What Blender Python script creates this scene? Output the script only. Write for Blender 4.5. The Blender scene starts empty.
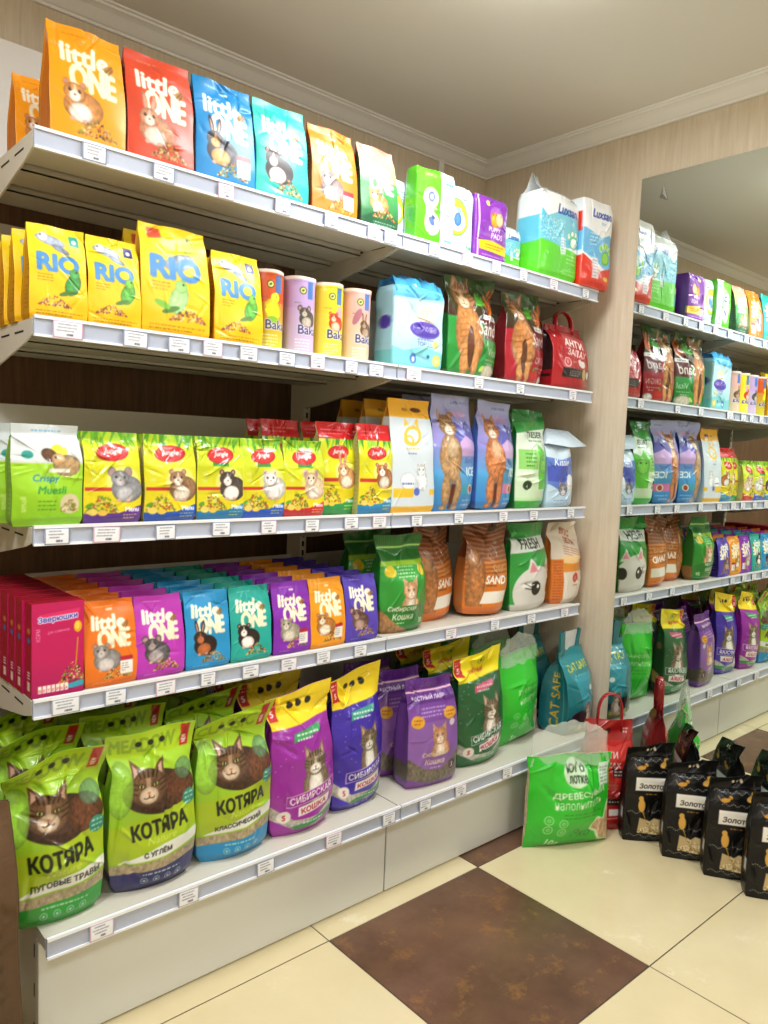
import bpy, math, random
import numpy as np
from mathutils import Vector

R = math.radians
scn = bpy.context.scene
col = scn.collection

# ------------------------------------------------------------------ camera, light, exposure
FPX, YAW, PITCH, ROLL = 765.06, 0.8456, -0.0826, 0.04
cam_d = bpy.data.cameras.new('camera')
cam_d.sensor_fit = 'VERTICAL'
cam_d.sensor_height = 24.0
cam_d.lens = FPX / 1024 * 24.0
cam_d.clip_start = 0.02
cam = bpy.data.objects.new('camera', cam_d)
col.objects.link(cam)
fw = Vector((math.cos(YAW) * math.cos(PITCH), math.sin(YAW) * math.cos(PITCH), math.sin(PITCH)))
rt = Vector((math.sin(YAW), -math.cos(YAW), 0))
up = rt.cross(fw)
rt, up = rt * math.cos(ROLL) + up * math.sin(ROLL), -rt * math.sin(ROLL) + up * math.cos(ROLL)
from mathutils import Matrix
cam.matrix_world = Matrix(((rt.x, up.x, -fw.x, -0.5006), (rt.y, up.y, -fw.y, -2.3483), (rt.z, up.z, -fw.z, 1.3365), (0, 0, 0, 1)))
scn.camera = cam

scn.view_settings.view_transform = 'Standard'
scn.view_settings.look = 'None'
scn.view_settings.gamma = 1
scn.view_settings.use_curve_mapping = False
scn.view_settings.exposure = -0.68
LAMP_W = [32, 26, 38, 18]
LAMPS = [(1.0, -1.16), (0.95, -2.9), (-0.75, -1.5), (-0.9, -3.1)]

wd = bpy.data.worlds.new('world')
scn.world = wd
wd.use_nodes = True
wd.node_tree.nodes['Background'].inputs[0].default_value = (0.8, 0.85, 0.9, 1)
wd.node_tree.nodes['Background'].inputs[1].default_value = 0.3
scn.cycles.use_denoising = True
scn.cycles.max_bounces = 8
scn.cycles.diffuse_bounces = 5
scn.cycles.glossy_bounces = 4
scn.cycles.sample_clamp_indirect = 4.0

CEIL = 2.58
XW = 2.098
SH = [1.948, 1.578, 1.147, 0.776, 0.294]       # tops of the five shelf rails
SHELVES = ['top', 'second', 'third', 'fourth', 'bottom']
YR, YB = -0.6885, -0.7817                      # rail faces of the upper shelves and of the base
YP = -0.215                                    # back panels
BAY = [0.0, 1.0, 1.986]

# ------------------------------------------------------------------ helpers
def C(h, a=1.0):
    return (int(h[0:2], 16) / 255, int(h[2:4], 16) / 255, int(h[4:6], 16) / 255)

def lin(c):
    c = np.asarray(c, float)
    return np.where(c <= 0.04045, c / 12.92, ((c + 0.055) / 1.055) ** 2.4)

def mat(name, hexc=None, rough=0.5, metal=0.0, attr=False, bump=0.0, bscale=20, coat=0.0, spec=0.5, bdist=0.01, alpha=None, detail=3.0, sat=1.0, stretch=None, warp=0.6):
    m = bpy.data.materials.new(name)
    m.use_nodes = True
    nt = m.node_tree
    b = nt.nodes['Principled BSDF']
    b.inputs['Roughness'].default_value = rough
    b.inputs['Metallic'].default_value = metal
    b.inputs['Coat Weight'].default_value = coat
    b.inputs['Coat Roughness'].default_value = 0.12
    b.inputs['Specular IOR Level'].default_value = spec
    if attr:
        a = nt.nodes.new('ShaderNodeAttribute')
        a.attribute_name = 'Col'
        nt.links.new(a.outputs['Color'], b.inputs['Base Color'])
    else:
        b.inputs['Base Color'].default_value = (*lin(C(hexc)), 1)
    if bump:
        tc = nt.nodes.new('ShaderNodeTexCoord')
        n = nt.nodes.new('ShaderNodeTexNoise')
        n.inputs['Scale'].default_value = bscale
        n.inputs['Detail'].default_value = detail
        n.inputs['Distortion'].default_value = warp
        if stretch:
            mp = nt.nodes.new('ShaderNodeMapping')
            mp.inputs['Scale'].default_value = stretch
            nt.links.new(tc.outputs['Object'], mp.inputs[0])
            nt.links.new(mp.outputs[0], n.inputs['Vector'])
        else:
            nt.links.new(tc.outputs['Object'], n.inputs['Vector'])
        bp = nt.nodes.new('ShaderNodeBump')
        bp.inputs['Strength'].default_value = bump
        bp.inputs['Distance'].default_value = bdist
        nt.links.new(n.outputs['Fac'], bp.inputs['Height'])
        nt.links.new(bp.outputs[0], b.inputs['Normal'])
        nt.links.new(bp.outputs[0], b.inputs['Coat Normal'])
    if alpha is not None:
        b.inputs['Alpha'].default_value = alpha
    return m

M = {}
M['film'] = mat('glossy_printed_film', attr=True, rough=0.32, bump=0.30, bscale=8, bdist=0.012, coat=0.35, detail=2.0, warp=1.6)
M['soft'] = mat('satin_printed_film', attr=True, rough=0.40, bump=0.16, bscale=8, bdist=0.010, detail=2.0, warp=1.2)
M['card'] = mat('printed_cardboard', attr=True, rough=0.45)
M['paper'] = mat('handwritten_paper', attr=True, rough=0.8)
M['tin'] = mat('printed_tin_board', attr=True, rough=0.32)
M['clear'] = mat('clear_polythene', 'e9f2ea', rough=0.12, bump=0.8, bscale=14, bdist=0.015, alpha=0.30, coat=0.4)
M['metal'] = mat('cream_painted_steel', 'cfcabb', rough=0.42, bump=0.04, bscale=60)
M['panel'] = mat('pale_grey_steel_panel', 'd8d5cf', rough=0.5, bump=0.03, bscale=40)
M['rail'] = mat('pale_price_rail', 'b4bccf', rough=0.22, bump=0.03, bscale=30)
M['railedge'] = mat('white_rail_edge', 'eef0f4', rough=0.3, bump=0.02, bscale=30)
M['kick'] = mat('white_kick_panel', 'dfe1dd', rough=0.38, bump=0.03, bscale=15)
M['dark'] = mat('dark_gap', '201c18', rough=0.7, bump=0.1)
M['white'] = mat('white_plaster', 'efeeea', rough=0.6, bump=0.05, bscale=40)
M['ceil'] = mat('matt_ceiling', 'e6e2da', rough=0.55, bump=0.03, bscale=8)
M['lamp_rim'] = mat('white_lamp_rim', 'f0f0ee', rough=0.4, bump=0.02)
M['sack'] = mat('kraft_sack_paper', attr=True, rough=0.75, bump=0.5, bscale=18)
M['steel'] = mat('bright_clip', 'd8dce0', rough=0.2, metal=0.9, bump=0.05)

def noise_mix(name, c1, c2, scale, stretch, rough, lo=0.35, hi=0.65, bump=0.0, detail=6, extra=None):
    m = bpy.data.materials.new(name)
    m.use_nodes = True
    nt = m.node_tree
    b = nt.nodes['Principled BSDF']
    b.inputs['Roughness'].default_value = rough
    tc = nt.nodes.new('ShaderNodeTexCoord')
    mp = nt.nodes.new('ShaderNodeMapping')
    mp.inputs['Scale'].default_value = stretch
    n = nt.nodes.new('ShaderNodeTexNoise')
    n.inputs['Scale'].default_value = scale
    n.inputs['Detail'].default_value = detail
    n.inputs['Roughness'].default_value = 0.65
    r = nt.nodes.new('ShaderNodeValToRGB')
    r.color_ramp.elements[0].position = lo
    r.color_ramp.elements[1].position = hi
    r.color_ramp.elements[0].color = (*lin(C(c1)), 1)
    r.color_ramp.elements[1].color = (*lin(C(c2)), 1)
    nt.links.new(tc.outputs['Object'], mp.inputs[0])
    nt.links.new(mp.outputs[0], n.inputs['Vector'])
    nt.links.new(n.outputs['Fac'], r.inputs[0])
    out = r.outputs[0]
    if extra:
        n2 = nt.nodes.new('ShaderNodeTexNoise')
        n2.inputs['Scale'].default_value = extra[0]
        n2.inputs['Detail'].default_value = 8
        n2.inputs['Roughness'].default_value = 0.75
        r2 = nt.nodes.new('ShaderNodeValToRGB')
        r2.color_ramp.elements[0].position = extra[1]
        r2.color_ramp.elements[1].position = extra[2]
        mx = nt.nodes.new('ShaderNodeMixRGB')
        mx.inputs[2].default_value = (*lin(C(extra[3])), 1)
        nt.links.new(tc.outputs['Object'], n2.inputs['Vector'])
        nt.links.new(n2.outputs['Fac'], r2.inputs[0])
        nt.links.new(r2.outputs[0], mx.inputs[0])
        nt.links.new(out, mx.inputs[1])
        out = mx.outputs[0]
    nt.links.new(out, b.inputs['Base Color'])
    if bump:
        bp = nt.nodes.new('ShaderNodeBump')
        bp.inputs['Strength'].default_value = bump
        bp.inputs['Distance'].default_value = 0.003
        nt.links.new(n.outputs['Fac'], bp.inputs['Height'])
        nt.links.new(bp.outputs[0], b.inputs['Normal'])
    return m

M['wallpaper'] = noise_mix('beige_wallpaper', 'cfbfa6', 'ddd0ba', 22, (4, 4, 0.25), 0.7, bump=0.25, extra=(6, 0.45, 0.8, 'd2c3aa'))
M['wall_band'] = noise_mix('brown_wall_band', '63482f', '7a5a3e', 22, (4, 4, 0.25), 0.7, bump=0.2)
M['tile_cream'] = noise_mix('cream_floor_tile', 'd6c69c', 'e2d4ae', 2.2, (1, 1, 1), 0.16, 0.3, 0.7, extra=(4.5, 0.60, 0.72, 'eee6cc'))
M['tile_brown'] = noise_mix('brown_floor_tile', '553b2c', '765642', 3.5, (1, 1, 1), 0.24, 0.3, 0.7, extra=(11, 0.55, 0.68, '8a6238'))
M['grout'] = noise_mix('dark_grout', '4a4238', '5a5145', 30, (1, 1, 1), 0.8)

def mirror_mat():
    m = bpy.data.materials.new('silvered_mirror')
    m.use_nodes = True
    b = m.node_tree.nodes['Principled BSDF']
    b.inputs['Base Color'].default_value = (0.80, 0.87, 0.84, 1)
    b.inputs['Metallic'].default_value = 1
    b.inputs['Roughness'].default_value = 0.01
    return m
M['mirror'] = mirror_mat()

def emis(name, c, s):
    m = bpy.data.materials.new(name)
    m.use_nodes = True
    b = m.node_tree.nodes['Principled BSDF']
    b.inputs['Emission Color'].default_value = (*c, 1)
    b.inputs['Emission Strength'].default_value = s
    b.inputs['Base Color'].default_value = (0.9, 0.9, 0.9, 1)
    return m

class MB:
    """collects boxes, prisms and tubes into one mesh"""
    def __init__(s):
        s.v, s.f, s.mi = [], [], []
    def add(s, v, f, mi=0):
        o = len(s.v)
        s.v += [tuple(p) for p in v]
        s.f += [tuple(i + o for i in q) for q in f]
        s.mi += [mi] * len(f)
        return s
    def box(s, x0, x1, y0, y1, z0, z1, mi=0):
        v = [(x, y, z) for z in (z0, z1) for y in (y0, y1) for x in (x0, x1)]
        return s.add(v, [(0, 2, 3, 1), (4, 5, 7, 6), (0, 1, 5, 4), (2, 6, 7, 3), (0, 4, 6, 2), (1, 3, 7, 5)], mi)
    def prism_x(s, pts, x0, x1, mi=0):      # pts (y, z) anticlockwise seen from +x
        n = len(pts)
        v = [(x0, *p) for p in pts] + [(x1, *p) for p in pts]
        f = [tuple(range(n))[::-1], tuple(range(n, 2 * n))] + [(i, (i + 1) % n, n + (i + 1) % n, n + i) for i in range(n)]
        return s.add(v, f, mi)
    def prism_y(s, pts, y0, y1, mi=0):      # pts (x, z)
        n = len(pts)
        v = [(p[0], y0, p[1]) for p in pts] + [(p[0], y1, p[1]) for p in pts]
        f = [tuple(range(n)), tuple(range(n, 2 * n))[::-1]] + [(i, n + i, n + (i + 1) % n, (i + 1) % n) for i in range(n)]
        return s.add(v, f, mi)
    def tube(s, pts, r, n=10, mi=0, flat=1.0):
        pts = [Vector(p) for p in pts]
        v, f = [], []
        for k, p in enumerate(pts):
            d = (pts[min(k + 1, len(pts) - 1)] - pts[max(k - 1, 0)]).normalized()
            a = Vector((0, 1, 0)) if abs(d.y) < 0.9 else Vector((1, 0, 0))
            e1 = (a - d * a.dot(d)).normalized()
            e2 = d.cross(e1)
            for j in range(n):
                t = 2 * math.pi * j / n
                v.append(p + e1 * r * math.cos(t) + e2 * r * flat * math.sin(t))
        for k in range(len(pts) - 1):
            for j in range(n):
                f.append((k * n + j, k * n + (j + 1) % n, (k + 1) * n + (j + 1) % n, (k + 1) * n + j))
        f += [tuple(range(n))[::-1], tuple((len(pts) - 1) * n + j for j in range(n))]
        return s.add(v, f, mi)
    def build(s, name, mats, parent=None, bevel=0.0, smooth=False):
        me = bpy.data.meshes.new(name)
        me.from_pydata(s.v, [], s.f)
        for m in (mats if isinstance(mats, list) else [mats]):
            me.materials.append(m)
        me.polygons.foreach_set('material_index', s.mi)
        if smooth:
            me.polygons.foreach_set('use_smooth', [True] * len(s.f))
        me.update()
        o = bpy.data.objects.new(name, me)
        col.objects.link(o)
        o.parent = parent
        if bevel:
            b = o.modifiers.new('bevel', 'BEVEL')
            b.width = bevel
            b.segments = 2
            b.limit_method = 'ANGLE'
        return o

def tag(o, label=None, cat=None, group=None, kind=None):
    if label: o['label'] = label
    if cat: o['category'] = cat
    if group: o['group'] = group
    if kind: o['kind'] = kind
    return o

def empty(name, loc=(0, 0, 0), rz=0.0, rx=0.0, ry=0.0):
    o = bpy.data.objects.new(name, None)
    o.empty_display_size = 0.05
    col.objects.link(o)
    o.location = loc
    o.rotation_mode = 'XYZ'
    o.rotation_euler = (rx, ry, rz)
    return o

# ------------------------------------------------------------------ the room
X0, Y0 = -2.6, -4.0
b = MB().box(X0 - .1, XW + .1, 0, .1, 0, CEIL + .1)
tag(b.build('wall_back', M['wallpaper']), kind='structure')
tag(MB().box(X0, 1.97, -.004, .01, 0, 2.0).build('wall_back_band', M['wall_band']), kind='structure')  # thin brown sheet on the back wall, darker than the wallpaper
b = MB().box(XW + .001, XW + .1, Y0, 0, 0, CEIL + .1)
tag(b.build('wall_right', M['wallpaper']), kind='structure')
b = MB().box(X0 - .1, X0, Y0, 0, 0, CEIL + .1)
tag(b.build('wall_left', M['wallpaper']), kind='structure')
b = MB().box(X0 - .1, XW + .1, Y0 - .1, Y0, 0, CEIL + .1)
tag(b.build('wall_front', M['wallpaper']), kind='structure')
b = MB().box(X0, XW, Y0, 0, CEIL, CEIL + .1)
tag(b.build('ceiling', M['ceil']), kind='structure')
# tiled floor, one surface: cream and brown tiles over grout
T, TX, TY = 0.6044, 1.3357, -0.8035
fl = MB().box(X0, XW, Y0, 0, -.08, -.0015, 2)
for i in range(-8, 3):
    for j in range(-6, 3):
        x0, x1 = TX + i * T + .002, TX + (i + 1) * T - .002
        y0, y1 = TY + j * T + .002, TY + (j + 1) * T - .002
        x0, x1, y0, y1 = max(x0, X0), min(x1, XW), max(y0, Y0), min(y1, 0)
        if x1 - x0 < .01 or y1 - y0 < .01: continue
        brown = (i - j) % 4 == 0 and (i + j) % 2 == 0 and (i, j) not in ((0, -4),)
        fl.box(x0, x1, y0, y1, -.01, 0, 1 if brown else 0)
tag(fl.build('floor', [M['tile_cream'], M['tile_brown'], M['grout']]), kind='structure')

def cornice(name, along):
    prof = [(0, 0), (0, -.050), (.010, -.050), (.012, -.043), (.018, -.041), (.026, -.034), (.044, -.018), (.056, -.013), (.064, -.012), (.066, -.006), (.074, -.005), (.076, 0)]
    n = len(prof)
    v = []
    if along == 'x':
        for x, k in ((X0, 0), (XW, 1)):
            for d, z in prof: v.append((x - (d if k else 0), -d, CEIL + z))
    else:
        for y, k in ((0, 1), (Y0, 0)):
            for d, z in prof: v.append((XW - d, y - (d if k else 0), CEIL + z))
    f = [(i, i + 1, n + i + 1, n + i) for i in range(n - 1)]
    f = [q if along == 'y' else q[::-1] for q in f]
    tag(MB().add(v, f).build(name, M['white']), kind='structure')
cornice('trim_1', 'x')
cornice('trim_2', 'y')
cd = MB().box(1.800, 1.826, -.016, 0, 1.2, CEIL - .04)
tag(cd.build('cable_conduit', M['white'], bevel=.003), 'white cable conduit running up the back wall to the cornice', 'conduit')

# ceiling lamps: round white surface fittings
for k, (x, y) in enumerate(LAMPS):
    root = empty('ceiling_lamp', (x, y, CEIL))
    tag(root, ['round ceiling lamp above the aisle close to the shelves', 'round ceiling lamp across the room from the shelves',
               'round ceiling lamp over the far left of the aisle', 'round ceiling lamp in the rear corner of the shop'][k], 'lamp', 'round ceiling lamps')
    n = 40
    def ringv(r, z): return [(r * math.cos(2 * math.pi * i / n), r * math.sin(2 * math.pi * i / n), z) for i in range(n)]
    m = MB()
    v = ringv(.20, 0) + ringv(.20, -.015) + ringv(.185, -.018) + ringv(.185, -.0)
    m.add(v, [(r * n + i, r * n + (i + 1) % n, (r + 1) * n + (i + 1) % n, (r + 1) * n + i) for r in range(3) for i in range(n)])
    m.build('rim', M['lamp_rim'], root)
    m = MB()
    v = ringv(.184, -.012) + ringv(.18, -.06) + ringv(.12, -.072)
    m.add(v, [(r * n + i, r * n + (i + 1) % n, (r + 1) * n + (i + 1) % n, (r + 1) * n + i) for r in range(2) for i in range(n)] + [tuple(range(2 * n, 3 * n))])
    m.build('diffuser', emis('lamp_diffuser_glow_%d' % k, (1.0, .98, .95), 20.0), root)
    ld = bpy.data.lights.new('lamp_light', 'AREA')
    ld.shape = 'DISK'
    ld.size = .5
    ld.energy = LAMP_W[k]
    ld.color = (.95, .98, 1.0)
    lo = bpy.data.objects.new('lamp_light', ld)
    col.objects.link(lo)
    lo.parent = root
    lo.location = (0, 0, -.08)

# ------------------------------------------------------------------ wall mirror
root = empty('wall_mirror', (XW, -.775, .05))
tag(root, 'tall frameless wall mirror reflecting the shelves, on the beige end wall', 'mirror')
MB().box(-.004, -.001, -2.4, 0, 0, 2.307).build('glass_backing', M['dark'], root)
MB().box(-.0065, -.0042, -2.4, 0, 0, 2.307).build('mirror_glass', M['mirror'], root)
m = MB().add([(-.008, -.075, 2.225), (-.008, -.108, 2.210), (-.008, -.088, 2.272), (-.020, -.093, 2.232)], [(0, 1, 2), (0, 3, 1), (1, 3, 2), (2, 3, 0)])
m.build('clip', M['steel'], root)

# ------------------------------------------------------------------ shelving: two bays
def deck(mb, x0, x1, h, yf, yb=YP - .012):
    mb.box(x0 + .004, x1 - .004, yf, yb, h - .012, h - .004)
    cuts = np.linspace(yf + .012, yb, 4)
    for k in range(3):
        y0, y1 = cuts[k] + .012, cuts[k + 1] - .012
        d = [.020, .029, .038][k]
        mb.box(x0 + .006, x1 - .006, y0, y1, h - .006 - d, h - .006 - d + .003)
        mb.box(x0 + .006, x1 - .006, y0, y0 + .003, h - .006 - d, h - .012)
        mb.box(x0 + .006, x1 - .006, y1 - .003, y1, h - .006 - d, h - .012)
        if k: mb.box(x0 + .006, x1 - .006, y0 - .024, y0 - .001, h - .0125, h - .0118, 1)  # dark strip above each tray gap, shade put in as colour

def rail(x0, x1, h, y, parent, hh=.040):
    r = MB().box(x0 + .002, x1 - .002, y, y + .010, h - hh, h)
    o = r.build('price_rail', M['rail'], parent, bevel=.002)
    e = MB().box(x0 + .0021, x1 - .0021, y - .004, y + .0045, h - .005, h + .0015)
    e.box(x0 + .0021, x1 - .0021, y - .004, y + .0045, h - hh - .0015, h - hh + .0035)
    e.build('rail_edge', M['railedge'], o)
    return o

def bracket(x, h, parent, w=.004):
    p = [(YR + .012, h - .004), (YR + .012, h - .036), (YR + .06, h - .050), (-.30, h - .112), (-.235, h - .118), (-.235, h - .004)]
    m = MB().prism_x([(a, z) for a, z in p][::-1], x - w / 2, x + w / 2)
    for k in range(4):
        y = -.62 + k * .10
        m.box(x - w / 2 - .0006, x + w / 2 + .0006, y, y + .06, h - .028, h - .024, 1)
    return m.build('bracket', [M['metal'], M['dark']], parent)

bays = []
for bi in range(2):
    x0, x1 = BAY[bi], BAY[bi + 1]
    root = empty('shelving_unit', ((x0 + x1) / 2, -.45, 0))
    tag(root, ['longer visible left bay of cream steel shelving with small pet food', 'right bay of cream steel shelving next to the mirror wall'][bi], 'shelving', 'joined bays of steel shelving')
    bays.append(root)
    def P(mb, name, mm, **k):
        o = mb.build(name, mm, None, **k)
        o.parent = root
        o.matrix_parent_inverse = Matrix.Translation(-Vector(root.location))
        return o
    ups = [x0 + .012] + ([x1 - .015] if bi else [])
    for ux in ups:
        m = MB().box(ux - .013, ux + .013, -.232, -.155, 0, 2.30 if ux < .9 else 2.16)
        for k in range(62):
            m.box(ux - .004, ux + .004, -.2326, -.2318, .25 + k * .031, .25 + k * .031 + .018, 1)
        P(m, 'upright', [M['metal'], M['dark']])
    for k, h in enumerate(SH):
        pz = [.358 if bi == 0 else .20, .284, .266, .190, .36][k]
        P(MB().box(x0 + .02, x1 - .02, YP, YP + .010, h - .02, h + pz), 'back_panel', M['panel'])
        mb = MB()
        if k < 4:
            deck(mb, x0, x1, h, YR + .011)
        else:
            mb.box(x0 + .002, x1 - .002, YB + .011, YP - .012, h - .030, h - .004)
        sh = P(mb, 'shelf', [M['metal'], M['dark']])
        ro = rail(x0, x1, h, YR if k < 4 else YB, None, .040 if k < 4 else .043)
        ro.parent = sh
        if k < 4:
            for bx in (x0 + .004, x1 - .004):
                bo = bracket(bx, h, sh)
        for c in sh.children:
            c.matrix_parent_inverse = Matrix.Translation(-Vector(root.location)) @ Matrix.Translation(Vector(root.location))
    m = MB().box(x0 + .003, x1 - .003, -.7236, -.712, .004, .252)
    P(m, 'kick_panel', M['kick'], bevel=.002)
    m = MB().box(x0 + .003, x0 + .008, -.711, YP, .004, .262)
    for q in range(3):
        m.box(x0 + .0024, x0 + .003, -.700, -.695, .03 + q * .09, .06 + q * .09, 1)
    P(m, 'base_side', [M['metal'], M['dark']])
    P(MB().box(x1 - .008, x1 - .003, -.711, YP, .004, .262), 'base_side', M['metal'])

# ------------------------------------------------------------------ painting of printed packaging (vertex colours)
rng = np.random.default_rng(7)
_tt = {}
def glyphs(s, bold, italic):
    key = (s, bold, italic)
    if key not in _tt:
        cu = bpy.data.curves.new('lettering', 'FONT')
        cu.body = s
        cu.offset = bold
        cu.shear = italic
        cu.resolution_u = 3
        o = bpy.data.objects.new('lettering', cu)
        col.objects.link(o)
        dg = bpy.context.evaluated_depsgraph_get()
        me = bpy.data.meshes.new_from_object(o.evaluated_get(dg))
        me.calc_loop_triangles()
        v = np.empty(len(me.vertices) * 3); me.vertices.foreach_get('co', v)
        t = np.empty(len(me.loop_triangles) * 3, int); me.loop_triangles.foreach_get('vertices', t)
        tri = v.reshape(-1, 3)[:, :2][t.reshape(-1, 3)]
        if not len(tri): tri = np.zeros((1, 3, 2))
        mn, mx = tri.reshape(-1, 2).min(0), tri.reshape(-1, 2).max(0)
        _tt[key] = (tri - mn, mx - mn)
        bpy.data.objects.remove(o); bpy.data.curves.remove(cu); bpy.data.meshes.remove(me)
    return _tt[key]

class Cv:
    """canvas in percent: x 0..100 left to right, y 0..100 bottom to top; sizes in percent of width"""
    SS = 3
    def __init__(s, w, h, nu, nv, bg):
        s.nu, s.nv, s.asp = nu, nv, w / h
        s.W, s.H = nu * s.SS, nv * s.SS
        s.c = np.empty((s.H, s.W, 3)); s.c[:] = C(bg)
        s.x = (np.arange(s.W) + .5) / s.W * 100
        s.y = (np.arange(s.H) + .5) / s.H * 100
    def sub(s, x0, x1, y0, y1):
        i0, i1 = np.searchsorted(s.x, [x0, x1]); j0, j1 = np.searchsorted(s.y, [y0, y1])
        return slice(j0, j1), slice(i0, i1), s.x[i0:i1][None, :], s.y[j0:j1][:, None]
    def put(s, J, I, m, c, a=1.0, fur=0.0, edge=None):
        if m.size == 0: return
        reg = s.c[J, I]
        cc = np.array(C(c) if isinstance(c, str) else c)
        if fur:
            nz = rng.standard_normal(m.shape)
            nz = (nz + np.roll(nz, 1, 0) + np.roll(nz, 2, 0)) / 1.7
            hh, ww = m.shape
            cs = rng.standard_normal((hh // 9 + 2, ww // 5 + 2)).repeat(9, 0).repeat(5, 1)[:hh, :ww]
            for _ in range(5): cs = (cs + np.roll(cs, 3, 0) + np.roll(cs, -3, 0) + np.roll(cs, 2, 1) + np.roll(cs, -2, 1)) / 4.2
            sh_ = 1.0 if edge is None else 1.08 - .30 * np.clip(edge, 0, 1) ** 2
            cc = np.clip(cc * ((1 + fur * (.8 * nz + .5 * cs)) * sh_)[..., None], 0, 1)
        mm = (m * a)[..., None]
        s.c[J, I] = reg * (1 - mm) + cc * mm
    def rect(s, x0, y0, x1, y1, c, a=1.0, fur=0.0):
        J, I, X, Y = s.sub(x0, x1, y0, y1)
        s.put(J, I, np.ones((Y.size, X.size)), c, a, fur)
    def grad(s, y0, y1, c0, c1):
        J, I, X, Y = s.sub(0, 100, y0, y1)
        t = ((Y - y0) / (y1 - y0))[..., None]
        s.c[J, I] = np.array(C(c0)) * (1 - t) + np.array(C(c1)) * t + np.zeros((1, X.size, 1))
    def ell(s, cx, cy, rx, ry=None, c='ffffff', rot=0, a=1.0, fur=0.0, ring=0):
        ry = rx if ry is None else ry
        k = s.asp
        R_ = max(rx, ry)
        J, I, X, Y = s.sub(cx - R_, cx + R_, cy - R_ * k, cy + R_ * k)
        dx, dy = X - cx, (Y - cy) / k
        ct, st = math.cos(R(rot)), math.sin(R(rot))
        q = ((dx * ct + dy * st) / rx) ** 2 + ((-dx * st + dy * ct) / ry) ** 2
        m = (q < 1)
        if ring: m &= q > (1 - ring) ** 2
        s.put(J, I, m.astype(float), c, a, fur, q)
    def poly(s, pts, c, a=1.0, fur=0.0):
        P_ = np.array(pts, float)
        J, I, X, Y = s.sub(P_[:, 0].min(), P_[:, 0].max(), P_[:, 1].min(), P_[:, 1].max())
        m = np.zeros((Y.size, X.size), bool)
        for i in range(len(P_)):
            (xa, ya), (xb, yb) = P_[i], P_[(i + 1) % len(P_)]
            if ya == yb: continue
            cr = ((ya > Y) != (yb > Y)) & (X < (xb - xa) * (Y - ya) / (yb - ya) + xa)
            m ^= cr
        s.put(J, I, m.astype(float), c, a, fur)
    def line(s, pts, wd, c, a=1.0):
        k = s.asp
        for (xa, ya), (xb, yb) in zip(pts[:-1], pts[1:]):
            dx, dy = xb - xa, (yb - ya) / k
            L = math.hypot(dx, dy) or 1
            nx, ny = -dy / L * wd / 2, dx / L * wd / 2 * k
            s.poly([(xa + nx, ya + ny), (xb + nx, yb + ny), (xb - nx, yb - ny), (xa - nx, ya - ny)], c, a)
    def text(s, t, x, y, h, c, al='l', wmax=None, bold=0.0, italic=0.0, rot=0, out=None, ow=.03):
        if out:
            s.text(t, x, y, h, out, al, wmax, bold + ow, italic, rot)
        tri, size = glyphs(t, 0.0, italic)
        sc = h / size[1]                    # h in percent of width
        sx = sc
        if wmax and wmax > 0: sx = min(sc, wmax / size[0])
        if wmax and wmax < 0: sx = -wmax / size[0]
        P_ = tri * [sx, sc]
        wd = size[0] * sx
        P_ = P_ - [{'l': 0, 'c': wd / 2, 'r': wd}[al], 0]
        if rot:
            ct, st = math.cos(R(rot)), math.sin(R(rot))
            P_ = P_ @ np.array([[ct, st], [-st, ct]])
        P_ = P_ * [1, s.asp] + [x, y]
        P_ = P_ * [s.W / 100, s.H / 100]
        m = np.zeros((s.H, s.W), bool)
        for a_, b_, c_ in P_:
            x0, x1 = int(max(0, min(a_[0], b_[0], c_[0]) - .5)), int(min(s.W - 1, max(a_[0], b_[0], c_[0]) + .5))
            y0, y1 = int(max(0, min(a_[1], b_[1], c_[1]) - .5)), int(min(s.H - 1, max(a_[1], b_[1], c_[1]) + .5))
            if x1 < x0 or y1 < y0: continue
            X = np.arange(x0, x1 + 1)[None, :] + .5; Y = np.arange(y0, y1 + 1)[:, None] + .5
            e = lambda p, q: (q[0] - p[0]) * (Y - p[1]) - (q[1] - p[1]) * (X - p[0])
            w0, w1, w2 = e(a_, b_), e(b_, c_), e(c_, a_)
            m[y0:y1 + 1, x0:x1 + 1] |= ((w0 >= 0) & (w1 >= 0) & (w2 >= 0)) | ((w0 <= 0) & (w1 <= 0) & (w2 <= 0))
        r_ = int(round(bold * h * s.W / 100 * .9))
        if r_ > 0:
            base = m.copy()
            for dx in range(-r_, r_ + 1):
                for dy in range(-r_, r_ + 1):
                    if (dx or dy) and dx * dx + dy * dy <= r_ * r_ + .5: m |= np.roll(np.roll(base, dx, 1), dy, 0)
        s.c[m] = C(c)
    def script(s, x0, y0, x1, rows, c, dy=3.0, th=1.0, a=.9, align=0):
        """rows of small print too small to read, as broken strokes"""
        for r_ in range(rows):
            x = x0
            e = x1 - rng.uniform(0, .35) * (x1 - x0) * (r_ == rows - 1)
            while x < e:
                w_ = rng.uniform(1.5, 6)
                s.rect(x, y0 - r_ * dy, min(x + w_, e), y0 - r_ * dy + th, c, a)
                x += w_ + rng.uniform(.8, 2)
    def pile(s, cx, cy, w, h, cols, n=120, sz=2.0):
        """heap of seeds or pellets"""
        for k in range(n):
            t = rng.uniform(-1, 1)
            x = cx + w / 2 * t
            y = cy + rng.uniform(0, 1) * h * (1 - abs(t) ** 1.5)
            s.ell(x, y, sz * rng.uniform(.7, 1.3), sz * rng.uniform(.35, .6), cols[rng.integers(len(cols))], rng.uniform(0, 180))
    def out(s):
        g = s.c.reshape(s.nv, s.SS, s.nu, s.SS, 3).mean((1, 3))
        g = np.concatenate([g[:1], (g[:-1] + g[1:]) / 2, g[-1:]], 0)
        g = np.concatenate([g[:, :1], (g[:, :-1] + g[:, 1:]) / 2, g[:, -1:]], 1)
        return g

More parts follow.
